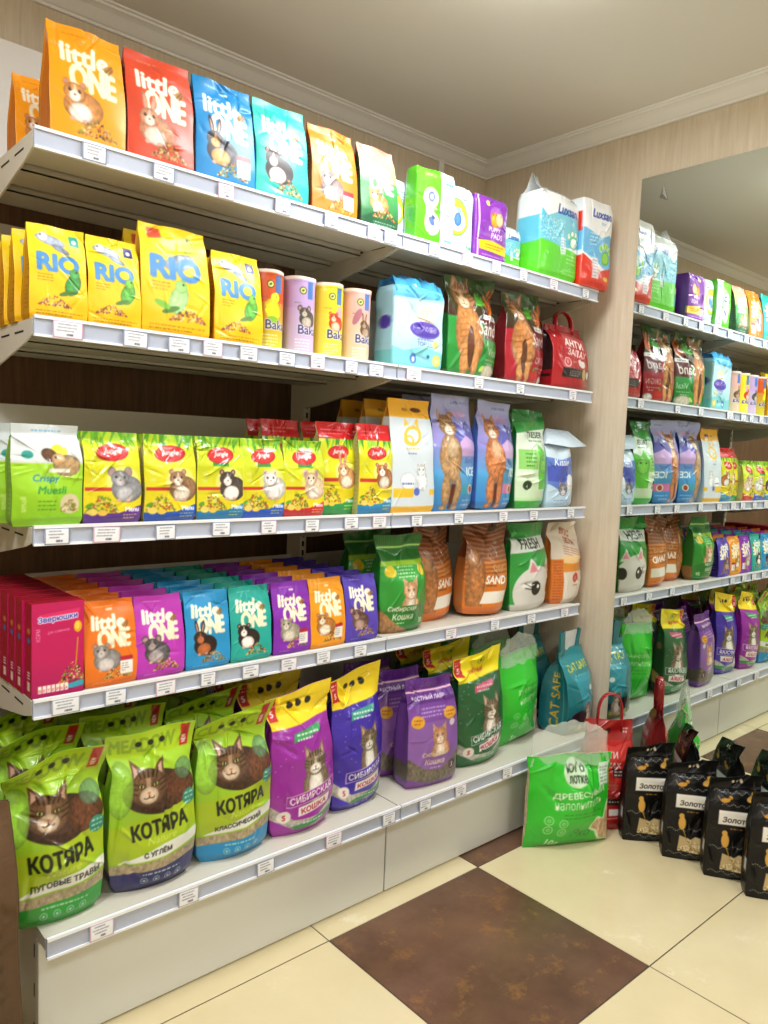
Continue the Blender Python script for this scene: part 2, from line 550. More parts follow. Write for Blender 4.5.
SEED = ['6b4322', 'a87a3c', 'd8b46a', '3c2616', 'e6d3a0', '8a9a3a', 'b8552a']
PELL = ['b9a98c', 'd6c8aa', '9a8a70', 'e4d9c2', 'c2b092']

def critter(v, cx, cy, s, c1, c2, ear='round', eye='1a1210', face=0):
    """small furry animal seen from the front"""
    k = v.asp
    v.ell(cx + .12 * s, cy - .22 * s * k, .50 * s, .40 * s, c1, 0, fur=.10)
    v.ell(cx + .05 * s, cy - .36 * s * k, .30 * s, .24 * s, c2, 0, fur=.06)
    hx, hy = cx - .10 * s, cy + .10 * s * k
    if ear == 'long':
        v.ell(hx - .12 * s, hy + .40 * s * k, .07 * s, .28 * s, c1, 8, fur=.1); v.ell(hx + .12 * s, hy + .38 * s * k, .07 * s, .28 * s, c1, -12, fur=.1)
        v.ell(hx - .12 * s, hy + .38 * s * k, .03 * s, .20 * s, 'c99a88', 8); v.ell(hx + .12 * s, hy + .36 * s * k, .03 * s, .20 * s, 'c99a88', -12)
    elif ear == 'round':
        for q in (-1, 1):
            v.ell(hx + q * .21 * s, hy + .22 * s * k, .09 * s, .09 * s, c1, fur=.1); v.ell(hx + q * .21 * s, hy + .22 * s * k, .05 * s, .05 * s, 'c08a80')
    elif ear == 'big':
        for q in (-1, 1):
            v.ell(hx + q * .25 * s, hy + .20 * s * k, .13 * s, .15 * s, c1, fur=.1); v.ell(hx + q * .25 * s, hy + .19 * s * k, .08 * s, .10 * s, 'b08a88')
    v.ell(hx, hy, .28 * s, .24 * s, c1, fur=.10)
    v.ell(hx, hy - .08 * s * k, .15 * s, .15 * s, c2, fur=.05)
    v.poly([(hx - .05 * s, hy), (hx + .05 * s, hy), (hx + .02 * s, hy + .2 * s * k), (hx - .02 * s, hy + .2 * s * k)], c2, .7)
    for q in (-1, 1):
        v.ell(hx + q * .12 * s, hy + .05 * s * k, .038 * s, .042 * s, eye)
        v.ell(hx + q * .12 * s + .012 * s, hy + .065 * s * k, .012 * s, c='ffffff')
        v.ell(cx + q * .16 * s, cy - .55 * s * k, .07 * s, .05 * s, 'd9a898')
    v.ell(hx, hy - .05 * s * k, .035 * s, .025 * s, 'a8605a')

def cat(v, cx, cy, s, c1='8a6a4a', c2='3c2a1c', c3='e8dccb', eye='8aa050', body=True, white=.5):
    """cat, head and chest"""
    k = v.asp
    if body:
        v.ell(cx + .04 * s, cy - .62 * s * k, .46 * s, .60 * s, c1, 0, fur=.14)
        v.ell(cx, cy - .62 * s * k, .24 * s, .46 * s, c3, 0, fur=.08)
    for q in (-1, 1):
        v.poly([(cx + q * .36 * s, cy + .02 * s * k), (cx + q * .34 * s, cy + .52 * s * k), (cx + q * .08 * s, cy + .28 * s * k)], c1, fur=.1)
        v.poly([(cx + q * .31 * s, cy + .12 * s * k), (cx + q * .31 * s, cy + .42 * s * k), (cx + q * .15 * s, cy + .26 * s * k)], 'c79d88')
    v.ell(cx, cy, .38 * s, .33 * s, c1, fur=.14)
    for q in (-.16, -.08, 0, .08, .16):
        v.line([(cx + q * s, cy + .17 * s * k), (cx + q * 1.4 * s, cy + .32 * s * k)], .035 * s, c2, .8)
    for q in (-1, 1):
        for r_ in (-.05, .04, .13):
            v.line([(cx + q * .22 * s, cy + (r_ - .06) * s * k), (cx + q * .37 * s, cy + r_ * s * k)], .03 * s, c2, .7)
    v.ell(cx, cy - .15 * s * k, .19 * s, .15 * s, c3, fur=.05)
    v.poly([(cx - .04 * s, cy - .05 * s * k), (cx + .04 * s, cy - .05 * s * k), (cx + .05 * s, cy + .16 * s * k), (cx - .05 * s, cy + .16 * s * k)], c3, .6)
    for q in (-1, 1):
        v.ell(cx + q * .15 * s, cy + .03 * s * k, .075 * s, .05 * s, c2, q * 12)
        v.ell(cx + q * .15 * s, cy + .03 * s * k, .055 * s, .038 * s, eye, q * 12)
        v.ell(cx + q * .15 * s, cy + .03 * s * k, .020 * s, .038 * s, '15100c')
        v.line([(cx, cy - .14 * s * k), (cx, cy - .19 * s * k)], .016 * s, c2); v.line([(cx, cy - .19 * s * k), (cx + q * .07 * s, cy - .205 * s * k), (cx + q * .11 * s, cy - .18 * s * k)], .016 * s, c2)
    v.poly([(cx - .045 * s, cy - .09 * s * k), (cx + .045 * s, cy - .09 * s * k), (cx, cy - .14 * s * k)], 'b5655a')

# --- artwork of each kind of package
def a_little(bg, light, c1, c2, ear, sticker=False, band=None):
    def f(v):
        v.script(20, 92.5, 62, 1, light, th=.7)
        v.rect(45, 88, 58, 90.5, 'fff8e8', .8) if sticker else None
        v.text('little', 16, 67, 25, 'fbf6e2', bold=.07, wmax=-62)
        v.text('ONE', 26, 45, 33, 'f3edcf', bold=.075, wmax=-60)
        v.ell(79, 71, 8, 5, SEED[1], 30, .8)
        v.line([(74, 68), (84, 75)], 1.2, SEED[0]); v.line([(78, 66), (84, 72)], 1.2, SEED[0])
        critter(v, 36, 38, 52, c1, c2, ear)
        v.pile(60, 9, 52, 15, SEED, 130, 2.0)
        if sticker:
            v.rect(66, 12, 90, 33, 'f4f0ea'); v.rect(66, 28, 90, 33, 'b51f2c'); v.script(68, 24, 82, 4, '555555', 2.8, .8)
        v.script(14, 4.5, 50, 1, light, th=.7)
    return f

def a_little_alt(v):                       # pale top, green bottom
    v.grad(0, 60, '1c5a34', '4aa052'); v.grad(60, 100, '8fc06a', 'f0a892'); v.rect(0, 86, 100, 100, 'ee9c86')
    v.poly([(0, 0), (100, 0), (100, 16), (55, 26), (0, 12)], '17502f')
    v.script(20, 93, 66, 1, 'fff0e8', th=.7)
    v.text('little', 14, 67, 25, 'fdf8ea', bold=.07, wmax=-64)
    v.text('ONE', 24, 46, 32, 'f8f3da', bold=.075, wmax=-62)
    critter(v, 40, 38, 50, 'c08a52', 'f0dcc0', 'round')
    v.pile(58, 15, 60, 15, SEED + ['c8443a', '6a9a3a'], 130, 2.2)
    v.script(30, 9, 90, 2, 'd8e8d8', 3)

def a_rio(bird, hood, badge, big=False):
    def f(v):
        v.grad(0, 100, 'f2b806', 'fbdc1c')
        if not big:
            v.ell(38, 84, 26, 9, 'aab6c8', -12, fur=.06); v.ell(26, 87, 9, 9, 'd4dae2', fur=.05); v.ell(56, 76, 16, 5, '8290aa', -20, fur=.06)
            v.ell(22, 89, 1.5, c='151515')
        else:
            v.ell(70, 86, 11, 12, 'b8cf46', fur=.08); v.ell(56, 68, 24, 11, '93a2b4', 20, fur=.1); v.ell(72, 91, 1.6, c='151515')
            v.poly([(12, 86), (32, 88), (30, 97), (12, 96)], 'd0543a')
        if badge: v.rect(72, 82, 90, 93, badge); v.ell(81, 87, 4, c='f4f4ee')
        v.text('RIO', 15, 52, 29, '4d8fd0', bold=.09, wmax=-70)
        v.script(14, 47, 40, 3, '7a5a10', 3, .8)
        bx, by = (74, 40) if not big else (52, 34)
        v.ell(bx, by, 13, 22, bird, -25, fur=.08); v.ell(bx + 4, by + 12, 9, 9, hood, fur=.06); v.ell(bx + 7, by + 14, 1.5, c='151515')
        v.ell(bx - 12, by - 10, 14, 4, '4c7a2c', 20)
        if big: v.ell(28, 28, 12, 5, '79b63a', -20)
        v.pile(42 if not big else 66, 15, 56, 11, ['a8443a', '6a3c5c', 'e8dcc0', 'b08040', '3c2a1a'], 110, 1.8)
        v.script(10, 9, 92, 2, '6a5208', 3.2, .8)
    return f

def a_jungle(bottom, c1, c2, ear, red_top=False, top='c8d820', badge=None):
    def f(v):
        v.grad(0, 100, 'f0d418', top)
        for k in range(26):
            x = rng.uniform(0, 100)
            v.poly([(x, 100), (x + 7, 100), (x + rng.uniform(-14, 16), 86 - rng.uniform(0, 6))], ['3f8f24', '62ae2c', '2f7a20', 'a8cc2c'][rng.integers(4)])
        v.rect(0, 90, 100, 100, '8cc52a', .35)
        ytop = 74
        if red_top:
            v.rect(0, 82, 100, 100, 'c2121c'); v.script(10, 91, 90, 2, 'f0b8a8', 4, 1.0)
            for k in range(18):
                x = rng.uniform(0, 100); v.poly([(x, 82), (x + 8, 82), (x + rng.uniform(-8, 8), 70)], ['3f8f24', '8cc52a'][rng.integers(2)])
            ytop = 64
        if badge: v.rect(30, ytop - 9, 64, ytop - 4, '2f8a34')
        v.ell(50, ytop + 4, 30, 15, 'b81c22', 6); v.ell(50, ytop + 4, 26, 12, 'cf2a2c', 6)
        v.text('Jungle', 50, ytop + 1, 12, 'ffffff', 'c', 48, .03, .3)
        v.script(34, ytop + 10, 66, 1, 'ffe8d8', th=1.2)
        v.ell(15, 56, 5, 4, 'd8e27a', a=.7); v.ell(15, 48, 5, 4, 'd8e27a', a=.7)
        v.ell(66, 46, 30, 27, 'f4efe0', a=.45)
        critter(v, 66, 46, 58, c1, c2, ear)
        v.rect(2, 36, 44, 40, 'bc3028')
        v.poly([(0, 0), (100, 0), (100, 20), (60, 12), (0, 11)], bottom); v.poly([(60, 12), (100, 20), (100, 12), (60, 8)], bottom)
        v.pile(30, 13, 54, 19, ['c8b84a', '7a9a2c', 'a86c30', 'e8d890', '5c7a20', 'b84428'], 150, 2.6)
        v.ell(14, 13, 8, 6, 'f0d060'); v.ell(30, 12, 8, 5, 'e8c048'); v.ell(8, 20, 6, 3, '58a028', 30)
        v.text('Menu', 70, 13, 9, 'ffffff', bold=.04, wmax=26); v.script(66, 9, 94, 2, 'f0e060', 3.5, 1.2)
    return f

def a_crispy(v):
    v.grad(0, 62, '88c41c', 'a4d82e'); v.grad(62, 100, 'd4dada', 'd0d8dc')
    v.script(30, 93, 80, 1, '58a0d0', th=1.6)
    v.ell(22, 70, 8, 6, '2c9488'); v.ell(66, 74, 12, 10, 'd8e030')
    v.ell(76, 60, 20, 16, 'a88a62', fur=.14); v.ell(52, 70, 12, 9, '5c3a26', -30, fur=.1); v.ell(64, 66, 10, 9, 'c8a070', fur=.1); v.ell(60, 68, 2, c='151010')
    v.rect(50, 53, 80, 57, 'e8ece0')
    v.text('Crispy', 28, 42, 13, '1d7f8c', bold=.04, wmax=60, italic=.2, out='e8f4d0')
    v.text('Muesli', 34, 32, 11, '2c8f3c', bold=.03, wmax=50, italic=.2)
    v.text('small', 18, 14, 8, 'e8f4b8', rot=90, wmax=26)
    v.ell(80, 22, 15, 15, 'd4c8a0'); v.pile(80, 15, 26, 12, ['c8a860', '8a6a3a', 'e8dcb8', '5c7a3a'], 70, 2.2)
    v.script(34, 24, 60, 3, '3a7a20', 4, 1.0)

def a_can(bg, low, pic):
    def f(v):
        v.grad(0, 100, low, bg); v.rect(0, 60, 100, 100, bg); v.rect(0, 96, 100, 100, 'e8d8cc')
        v.rect(50, 72, 64, 94, '3c6cb4', .9)
        v.ell(40, 82, 7, 7, '2c2c28'); v.ell(40, 82, 5.5, 5.5, 'd8e070'); v.ell(40, 82, 3, 2, '2a5a2a', 30)
        v.script(24, 66, 40, 1, '6a5a50', th=.8)
        pic(v)
        v.text('Baka', 32, 27, 17, '2b2f6a', bold=.03, wmax=46, out='f6f2ec', ow=.07)
        v.script(26, 19, 58, 4, 'f2eede', 4, 1.4)
        v.rect(0, 0, 100, 2, 'b8b0a0')
    return f
def p_canary(v): v.ell(46, 50, 16, 22, 'e8d820', 20, fur=.08); v.ell(50, 66, 9, 9, 'f0e030'); v.ell(52, 67, 1, c='151515'); v.ell(46, 38, 12, 8, '88b830')
def p_rat(v): critter(v, 48, 52, 38, '4a463e', 'b8aea0', 'big')
def p_ham(v): v.ell(56, 56, 9, 22, 'd8a0a8', -10); critter(v, 48, 52, 36, 'd0401c', 'f0c0a0', 'round')
def p_rab(v): v.ell(34, 62, 7, 18, 'a86a78', -25); critter(v, 54, 50, 34, '6a4e3a', 'a89078', 'long')

def a_tofu(v):
    v.grad(0, 100, 'a9dbe8', 'cfeef2'); v.rect(0, 86, 100, 100, '5fb4e0'); v.poly([(0, 86), (100, 86), (100, 90), (0, 84)], 'a8dcf0')
    v.poly([(0, 26), (20, 22), (60, 30), (100, 24), (100, 0), (0, 0)], '7fcfd6')
    for k, (x, y) in enumerate([(52, 70), (60, 72), (68, 68), (76, 66), (58, 64)]):
        v.ell(x, y, 5, 12, 'e8d8b0', -35 + k * 6); v.ell(x, y, 3.5, 10, 'f4ead0', -35 + k * 6)
    v.ell(62, 50, 32, 13, '6a4ab8'); v.ell(62, 50, 29, 10.5, '4f3aa4')
    v.text('トーフの猫砂', 62, 48, 9, 'f4f0ff', 'c', 50, .02)
    v.script(46, 41, 84, 2, '6a62b0', 3.5, 1.2)
    v.text('TOFU', 46, 30, 7, '5a58a8', wmax=24, bold=.02); v.script(72, 33, 92, 2, '6a82b8', 3.2, 1.0)
    v.ell(40, 14, 7, 8, '4a74b8'); v.ell(40, 13, 3, 4, 'e8f0f8'); v.ell(58, 16, 4, c='8cc8e0'); v.ell(70, 18, 3, c='3a62a8'); v.ell(88, 14, 9, 9, 'e8d060'); v.ell(88, 14, 5, c='f4e8a0')
    v.ell(84, 34, 6, 6, 'f0dc80')

def a_sand_cat(bg, text2, low):
    def f(v):
        v.rect(0, 0, 100, 100, bg); v.grad(58, 100, '3a1d10', '2e5a20')
        for k in range(11):
            t = R(20 + k * 16)
            v.line([(66, 74), (66 + 16 * math.cos(t), 74 + 16 * .8 * math.sin(t))], 3.0, ['6ac040', '2f8a2c'][k % 2])
        for k in range(9):
            t = R(70 + k * 18)
            v.line([(97, 72), (97 + 22 * math.cos(t), 74 + 18 * math.sin(t))], 3.2, ['d8752c', 'b04a18'][k % 2])
        # standing ginger cat
        v.ell(34, 42, 24, 46, 'b87a44', 4, fur=.12); v.ell(24, 18, 8, 26, 'c88c52', 0, fur=.1); v.ell(44, 18, 7, 26, 'c88c52', -6, fur=.1); v.ell(34, 30, 6, 26, '5c3018', 0, fur=.1)
        for k in range(7): v.line([(16, 56 - k * 6), (30, 58 - k * 6)], 1.6, '8a5228', .6)
        cat(v, 30, 80, 54, 'a8744a', '4c2a18', 'e0c4a4', '9ab060', body=False)
        v.rect(66, 60, 100, 65.5, 'e8e8e6'); v.script(72, 62, 96, 1, '555555', th=1.4)
        v.rect(62, 40, 100, 60, '5c1418', .9)
        v.text('Sand', 50, 44, 18, 'f4f0ec', italic=.3, wmax=46, bold=.01)
        v.text(text2, 96, 24, 10, 'e8f0e0', 'r', 34)
        v.script(66, 19, 96, 2, 'e8e0d0', 3.5)
        low(v)
    return f
def lo_green(v): v.ell(80, 8, 20, 9, 'cfc7b4', fur=.1); v.ell(60, 10, 7, 3, 'c0d860', 30)
def lo_red(v): v.ell(66, 9, 16, 14, 'b41c1c', fur=.05); v.ell(90, 7, 10, 7, 'e0dcd4', fur=.1); v.ell(62, 18, 5, 2, '5a9a30', 40)

def a_anti(v):
    v.rect(0, 0, 100, 100, 'a8151f'); v.rect(0, 84, 100, 100, '8c1018')
    v.script(30, 86, 84, 3, 'd8b8b4', 3.6, 1.4)
    v.text('АНТИ', 30, 69, 13, 'f4f0ee', bold=.05, wmax=52, italic=.15, rot=-6)
    v.text('ЗАПАХ', 32, 55, 12, 'f4f0ee', bold=.05, wmax=58, italic=.15, rot=-6)
    v.ell(30, 43, 8, 8, 'f0e4e0', ring=.2); v.text('8', 30, 40.5, 7, 'f0e4e0', 'c'); v.script(42, 44, 60, 1, 'f0e4e0', th=1.2)
    v.ell(74, 42, 12, 6, 'e8dcd8'); v.ell(66, 46, 5, 4, 'e8dcd8')
    v.rect(18, 20, 100, 34, '1c1416'); v.script(34, 29, 66, 3, 'e0dcd8', 3.2, 1.2)
    v.ell(80, 27, 8, 10, 'c8a860'); v.ell(95, 27, 6, 7, 'e4e0da')

def a_lux(kind):
    def f(v):
        if kind == 'green':
            v.rect(0, 0, 100, 100, 'eef2f2'); v.poly([(0, 40), (34, 52), (62, 44), (100, 60), (100, 80), (60, 84), (0, 66)], '7cc8dc')
            v.poly([(0, 34), (100, 42), (100, 58), (66, 48), (40, 56), (0, 78)], '62c0dc')
            for k in range(240): v.ell(rng.uniform(0, 60), rng.uniform(42, 70), 1.0, .7, 'd4f0f4')
            v.poly([(0, 0), (100, 0), (100, 36), (0, 42)], '5fcf2c')
            v.text('Luxsan', 92, 77, 15, '2b3c9a', 'r', 52, .05, .15); v.text('for', 72, 70, 6, '6a9ad0', 'l')
            v.ell(86, 47, 9, 8, 'eef6ea'); v.ell(86, 47, 12, 10, '58b858', ring=.16)
            for q in (-14, -5, 5, 13): v.ell(86 + q, 60 - abs(q) * .4, 3.6, 4.6, 'eef6ea'); v.ell(86 + q, 60 - abs(q) * .4, 4.4, 5.4, '58b858', ring=.2)
            v.rect(52, 30, 64, 50, 'e8eef4', .85); v.script(53, 46, 63, 5, '8a9ab0', 3.4, 1.4)
            v.script(68, 30, 96, 3, 'd4f4b8', 4.5, 1.2); v.script(60, 12, 94, 2, 'a8e880', 4.5, 1.2)
        else:
            v.rect(0, 0, 100, 100, 'f0f2f4'); v.poly([(0, 38), (100, 20), (100, 66), (60, 58), (0, 66)], '6bb6e4')
            v.poly([(66, 100), (100, 100), (100, 62), (82, 70)], 'f0f2f4')
            v.poly([(0, 0), (100, 0), (100, 26), (62, 20), (0, 36)], 'd8331f')
            v.text('Luxsan', 90, 80, 17, '2b3c9a', 'r', 62, .05, .15); v.text('for', 60, 73, 8, '6a9ad0')
            v.ell(78, 36, 15, 15, '5cb030'); v.ell(78, 36, 11, 11, '8fd040')
            for q in (-20, -7, 7, 20): v.ell(78 + q * .9, 52 - abs(q) * .3, 5.5, 7, '8fd040'); v.ell(78 + q * .9, 52 - abs(q) * .3, 6.5, 8, 'e8f4ea', ring=.18)
            v.rect(30, 10, 54, 34, 'e8e8ec', .9); v.script(32, 30, 52, 6, '8a8a98', 3.6, 1.4)
            v.ell(84, 12, 10, 5, 'e8c030')
            v.script(20, 60, 52, 4, 'e4f2fa', 4, 1.3)
    return f

def a_pad_green(v):
    v.rect(0, 0, 100, 100, 'd4dcdf'); v.rect(0, 0, 62, 100, '5ac824')
    v.ell(36, 62, 20, 20, 'e8f6dc'); v.ell(40, 30, 20, 24, 'e8f6dc'); v.rect(24, 30, 48, 60, 'e8f6dc'); v.poly([(52, 2), (62, 2), (62, 24)], '5ac824')
    v.ell(38, 64, 10, 10, '5a6a9c'); v.ell(38, 64, 5, c='dfe6f0'); v.script(28, 50, 54, 2, '4a8a4a', 4, 1.5)
    v.ell(38, 32, 7, 10, '54689c', 30); v.ell(44, 38, 5, 5, '3a4a78'); v.script(28, 16, 54, 1, '4a8a4a', th=1.5)
    v.text('SIMPLE', 50, 90, 7, 'c8f0a8', 'r', 30); v.text('simple', 96, 83, 8, '3a8a94', 'r', 28, .03)
    v.script(66, 66, 96, 2, '4a74a0', 4, 1.6); v.script(66, 54, 94, 7, '8aa8b8', 3.6, 1.0); v.text('simple', 96, 8, 8, '3a9ac0', 'r', 30, .03)

def a_pad_yellow(v):
    v.rect(0, 0, 100, 100, 'cfdce2'); v.ell(24, 55, 52, 56, '58b83c'); v.ell(24, 55, 48, 52, 'f0e03c'); v.ell(26, 52, 38, 36, 'd4e8f0')
    v.ell(30, 52, 16, 22, '4a78bc', -20, fur=.1); v.ell(38, 66, 9, 9, '88a8d4', fur=.1); v.script(62, 80, 96, 3, '5a84b0', 4, 1.6)
    v.text('Pads', 96, 12, 10, '3aa86c', 'r', 40, .03); v.script(56, 24, 94, 2, '7a9ab8', 4, 1.3)

def a_pad_purple(v):
    v.rect(0, 0, 100, 100, '7b2f9e'); v.rect(6, 0, 10, 100, 'e8d8ee')
    v.ell(62, 70, 22, 24, '9a58b4'); v.ell(56, 66, 13, 16, 'e0922c', fur=.1); v.ell(72, 68, 12, 15, 'f0c490', fur=.1); v.ell(52, 74, 1.6, c='1a1010'); v.ell(60, 74, 1.6, c='1a1010'); v.ell(76, 74, 1.6, c='1a1010')
    v.ell(38, 90, 7, 6, 'd8e070', 20)
    v.text('PUPPY', 58, 48, 9, 'f4e8f4', 'c', 50, .04); v.text('PADS', 66, 38, 11, 'f4e8f4', 'c', 44, .05)
    v.poly([(12, 18), (100, 16), (100, 30), (50, 34), (12, 32)], 'f0c818'); v.script(30, 26, 92, 2, '9a4a1c', 4.5, 1.6); v.script(20, 10, 90, 1, 'd8b0e0', th=1.2)

def a_mix(v):                                # white cat litter, yellow top
    v.rect(0, 0, 100, 100, 'cfdae2'); v.rect(0, 84, 100, 100, 'f0b01c'); v.rect(0, 0, 100, 6, 'eeb830')
    v.ell(66, 91, 13, 4, '5a2a14'); v.text('MIX', 46, 89.5, 5, '3a2410', 'r', 18, .03)
    v.ell(50, 68, 22, 17, 'f0c040', 20, ring=.32); v.poly([(32, 76), (36, 84), (44, 78)], 'f0c040'); v.poly([(56, 80), (66, 84), (66, 74)], 'f0c040'); v.ell(40, 64, 12, 9, 'f0c040', 0, ring=.4)
    v.script(32, 56, 66, 1, 'e0bc60', th=1.4); v.script(36, 52, 62, 1, '5a6a9c', th=.9)
    cat(v, 66, 38, 30, 'e4e8ec', '98a4b0', 'f4f4f4', 'c8b870'); v.ell(34, 28, 18, 16, 'eef2f4', fur=.05)
    v.script(20, 25, 60, 1, '5a6aa4', th=2.0)
    v.rect(2, 14, 46, 22, 'f0c030'); v.ell(54, 19, 7, 7, '5a6ac0'); v.rect(86, 16, 100, 21, 'f0c030')

def a_ice(band, coat):
    def f(v):
        v.grad(60, 100, '8d86cc', 'b2b8e6'); v.grad(34, 60, '5aa0d8', '8d86cc'); v.grad(0, 34, '2f7fc4', '4fa4dc')
        v.poly([(40, 70), (56, 78), (70, 72), (86, 79), (100, 72), (100, 56), (40, 58)], '5a5ab0'); v.ell(70, 84, 18, 5, 'e0a0d0', 0, .6)
        v.poly([(52, 60), (72, 66), (100, 60), (100, 48), (54, 48)], 'c8a4d8'); v.ell(78, 74, 4, 11, '2c2a6c', 20)
        v.text('SUPER WHITE', 50, 93, 4, '4a5a94', wmax=46); v.rect(50, 91, 98, 92, 'b8c4ec', .5)
        v.ell(34, 46, 22, 40, coat, 3, fur=.14); v.ell(24, 18, 8, 28, coat, 3, fur=.12); v.ell(46, 18, 8, 28, coat, -3, fur=.12)
        v.rect(32, 2, 39, 24, '5c2418'); v.ell(22, 3, 8, 4, coat, fur=.1); v.ell(48, 3, 8, 4, coat, fur=.1)
        v.ell(35, 55, 11, 16, 'e0cdb0', a=.5, fur=.1)
        cat(v, 34, 74, 52, coat, '5a3a24', 'e8dcc8', 'a0b070', body=False)
        v.text('Sand', 64, 42, 9, '2a62b0', italic=.3, wmax=34); v.text('ICE', 98, 31, 14, 'f0f6fc', 'r', 36, .05)
        v.rect(56, 15, 100, 24, band); v.ell(84, 19, 9, 8, 'e8e0d0'); v.ell(84, 19, 6, 6, 'a8402c'); v.script(62, 9, 96, 2, 'bcdcf4', 4, 1.1)
    return f

def a_fresh(v):
    v.grad(0, 100, 'cfe8c0', 'e6efe8'); v.rect(0, 86, 100, 100, '1f7a34'); v.poly([(0, 86), (100, 90), (100, 82), (0, 76)], '2f9a3c')
    v.text('TRESER', 60, 72, 12, '24402c', 'c', 66, .03, 0, 0); v.script(40, 68, 84, 1, '3a6a44', th=1.4)
    v.poly([(52, 58), (66, 66), (80, 58), (100, 62), (100, 20), (56, 20)], '5fc43c'); v.ell(76, 46, 20, 20, '79cc54', fur=.06)
    v.ell(68, 50, 2.5, c='2c5a20'); v.ell(84, 50, 2.5, c='2c5a20')
    v.rect(4, 40, 52, 60, '8fcf6c'); v.script(20, 55, 46, 4, '2a6a34', 4, 1.3)
    v.ell(24, 24, 10, 10, '27402c'); v.text('4', 24, 21, 8, 'e4f2dc', 'c', bold=.03)
    v.rect(0, 0, 100, 8, '35a83a'); v.rect(0, 8, 100, 11, 'bfe4a8')

def a_kiss(v):
    v.grad(0, 100, 'b8d4ea', 'd6e6f2'); v.rect(0, 84, 100, 100, 'cfe0ee'); v.ell(20, 93, 7, 6, '3a62a8'); v.ell(20, 93, 4, 3, 'cfe0ee')
    v.poly([(0, 34), (30, 26), (100, 38), (100, 74), (50, 68), (0, 72)], '5a7ccc'); v.poly([(0, 38), (60, 36), (80, 60), (30, 62), (0, 58)], '4254b4')
    v.text('Kissie', 50, 60, 17, 'f4f8ff', 'c', 80, .03, .2, out='5a6ab8')
    cat(v, 48, 26, 46, '8c8c94', '3c3c46', 'dcdce4', '9cb4a0', body=False); v.ell(84, 34, 18, 24, 'e8eef8', 10)
    v.rect(0, 0, 100, 8, 'b0cae2'); v.script(20, 10, 84, 1, '5a74a4', th=1.2)

def a_box(v):
    v.rect(0, 0, 100, 100, 'c4125c'); v.grad(0, 40, 'a80e58', 'c4125c')
    v.poly([(14, 78), (88, 80), (92, 92), (14, 88)], 'e02a6c')
    v.text('Зверюшки', 50, 79, 14, '4038a8', 'c', 76, .03, 0, 4, out='f4f0fa', ow=.10)
    v.text('КОРМ', 16, 60, 8, 'f0c0d4', rot=90, wmax=24)
    v.text('для хомячков', 30, 66, 6, 'f4b0c8', wmax=42, rot=5)
    v.ell(88, 72, 8, 12, 'e8a818'); v.ell(87, 73, 4.5, 8, 'f4d050'); v.line([(88, 60), (84, 28)], 2.5, 'd89818')
    v.pile(78, 10, 56, 24, SEED + ['d8433c', '88b030'], 170, 2.6); v.ell(88, 9, 26, 6, '3aa0b4', 8)
    for k, ch in enumerate('ВЕТЕРКА'): v.rect(12 + k * 8.4, 4, 19 + k * 8.4, 12, 'f4e8d8'); v.text(ch, 15.5 + k * 8.4, 5, 6, 'c43a2c', 'c', 6, .03)

def a_sibir(bg, mid, badge, header='f2d51c', red5=True, low=None, kitten=None):
    def f(v):
        v.rect(0, 0, 100, 100, bg); v.grad(0, 40, mid, bg)
        hs = 80
        v.rect(0, hs, 100, 100, header)
        if red5: v.rect(2, hs + 1, 15, 99, 'c01c22'); v.text('5', 8.5, hs + 4, 9, 'ffffff', 'c', bold=.04); v.script(4, 95, 13, 2, 'ffffff', 3, 1)
        v.poly([(0, hs), (100, hs + 3), (100, hs), (50, hs - 3), (0, hs - 5)], header)
        for q in (36, 50, 66): v.ell(q, hs + 10, 5, 4.4, '1c1614')
        for k in range(30): v.ell(rng.uniform(4, 96), rng.uniform(24, 74), .8, c='e8d8f0', a=.7)
        v.poly([(30, 66), (78, 70), (80, 75), (32, 72)], badge); v.script(36, 70, 74, 2, 'eaf4e8', 3.2, 1.2)
        cat(v, 62, 50, 48, '84705a', '33281f', 'ece6dc', 'a8b868')
        v.poly([(20, 21), (97, 26.8), (97, 35.5), (20, 29.5)], 'e8c8e8'); v.poly([(21, 21.7), (96, 27.3), (96, 34.8), (21, 29)], bg)
        v.text('СИБИРСКАЯ', 25, 23.3, 9.5, 'ffffff', 'l', -66, .05, 0, 8)
        v.poly([(36, 14), (88, 18), (88, 25), (36, 21)], 'f4eef0'); v.text('КОШКА', 41, 15.6, 7.5, 'b51c30', 'l', -42, .06, 0, 8)
        v.poly([(0, 24), (30, 12), (70, 11), (100, 20), (100, 13), (70, 4), (30, 5), (0, 14)], 'b8b4a8', fur=.12)
        v.poly([(24, 7), (100, 13), (100, 9), (40, 3)], '3c8a4c'); v.script(44, 8, 92, 1, 'dcecd8', th=1.0)
        v.ell(17, 15, 9, 8, 'ece4da'); v.text('5', 17, 12.5, 7, 'b51c30', 'c', bold=.05)
        if low: v.rect(0, 0, 100, 4, bg); v.text(low, 50, 1, 5, 'e8e0f4', 'c', 80, .03)
    return f

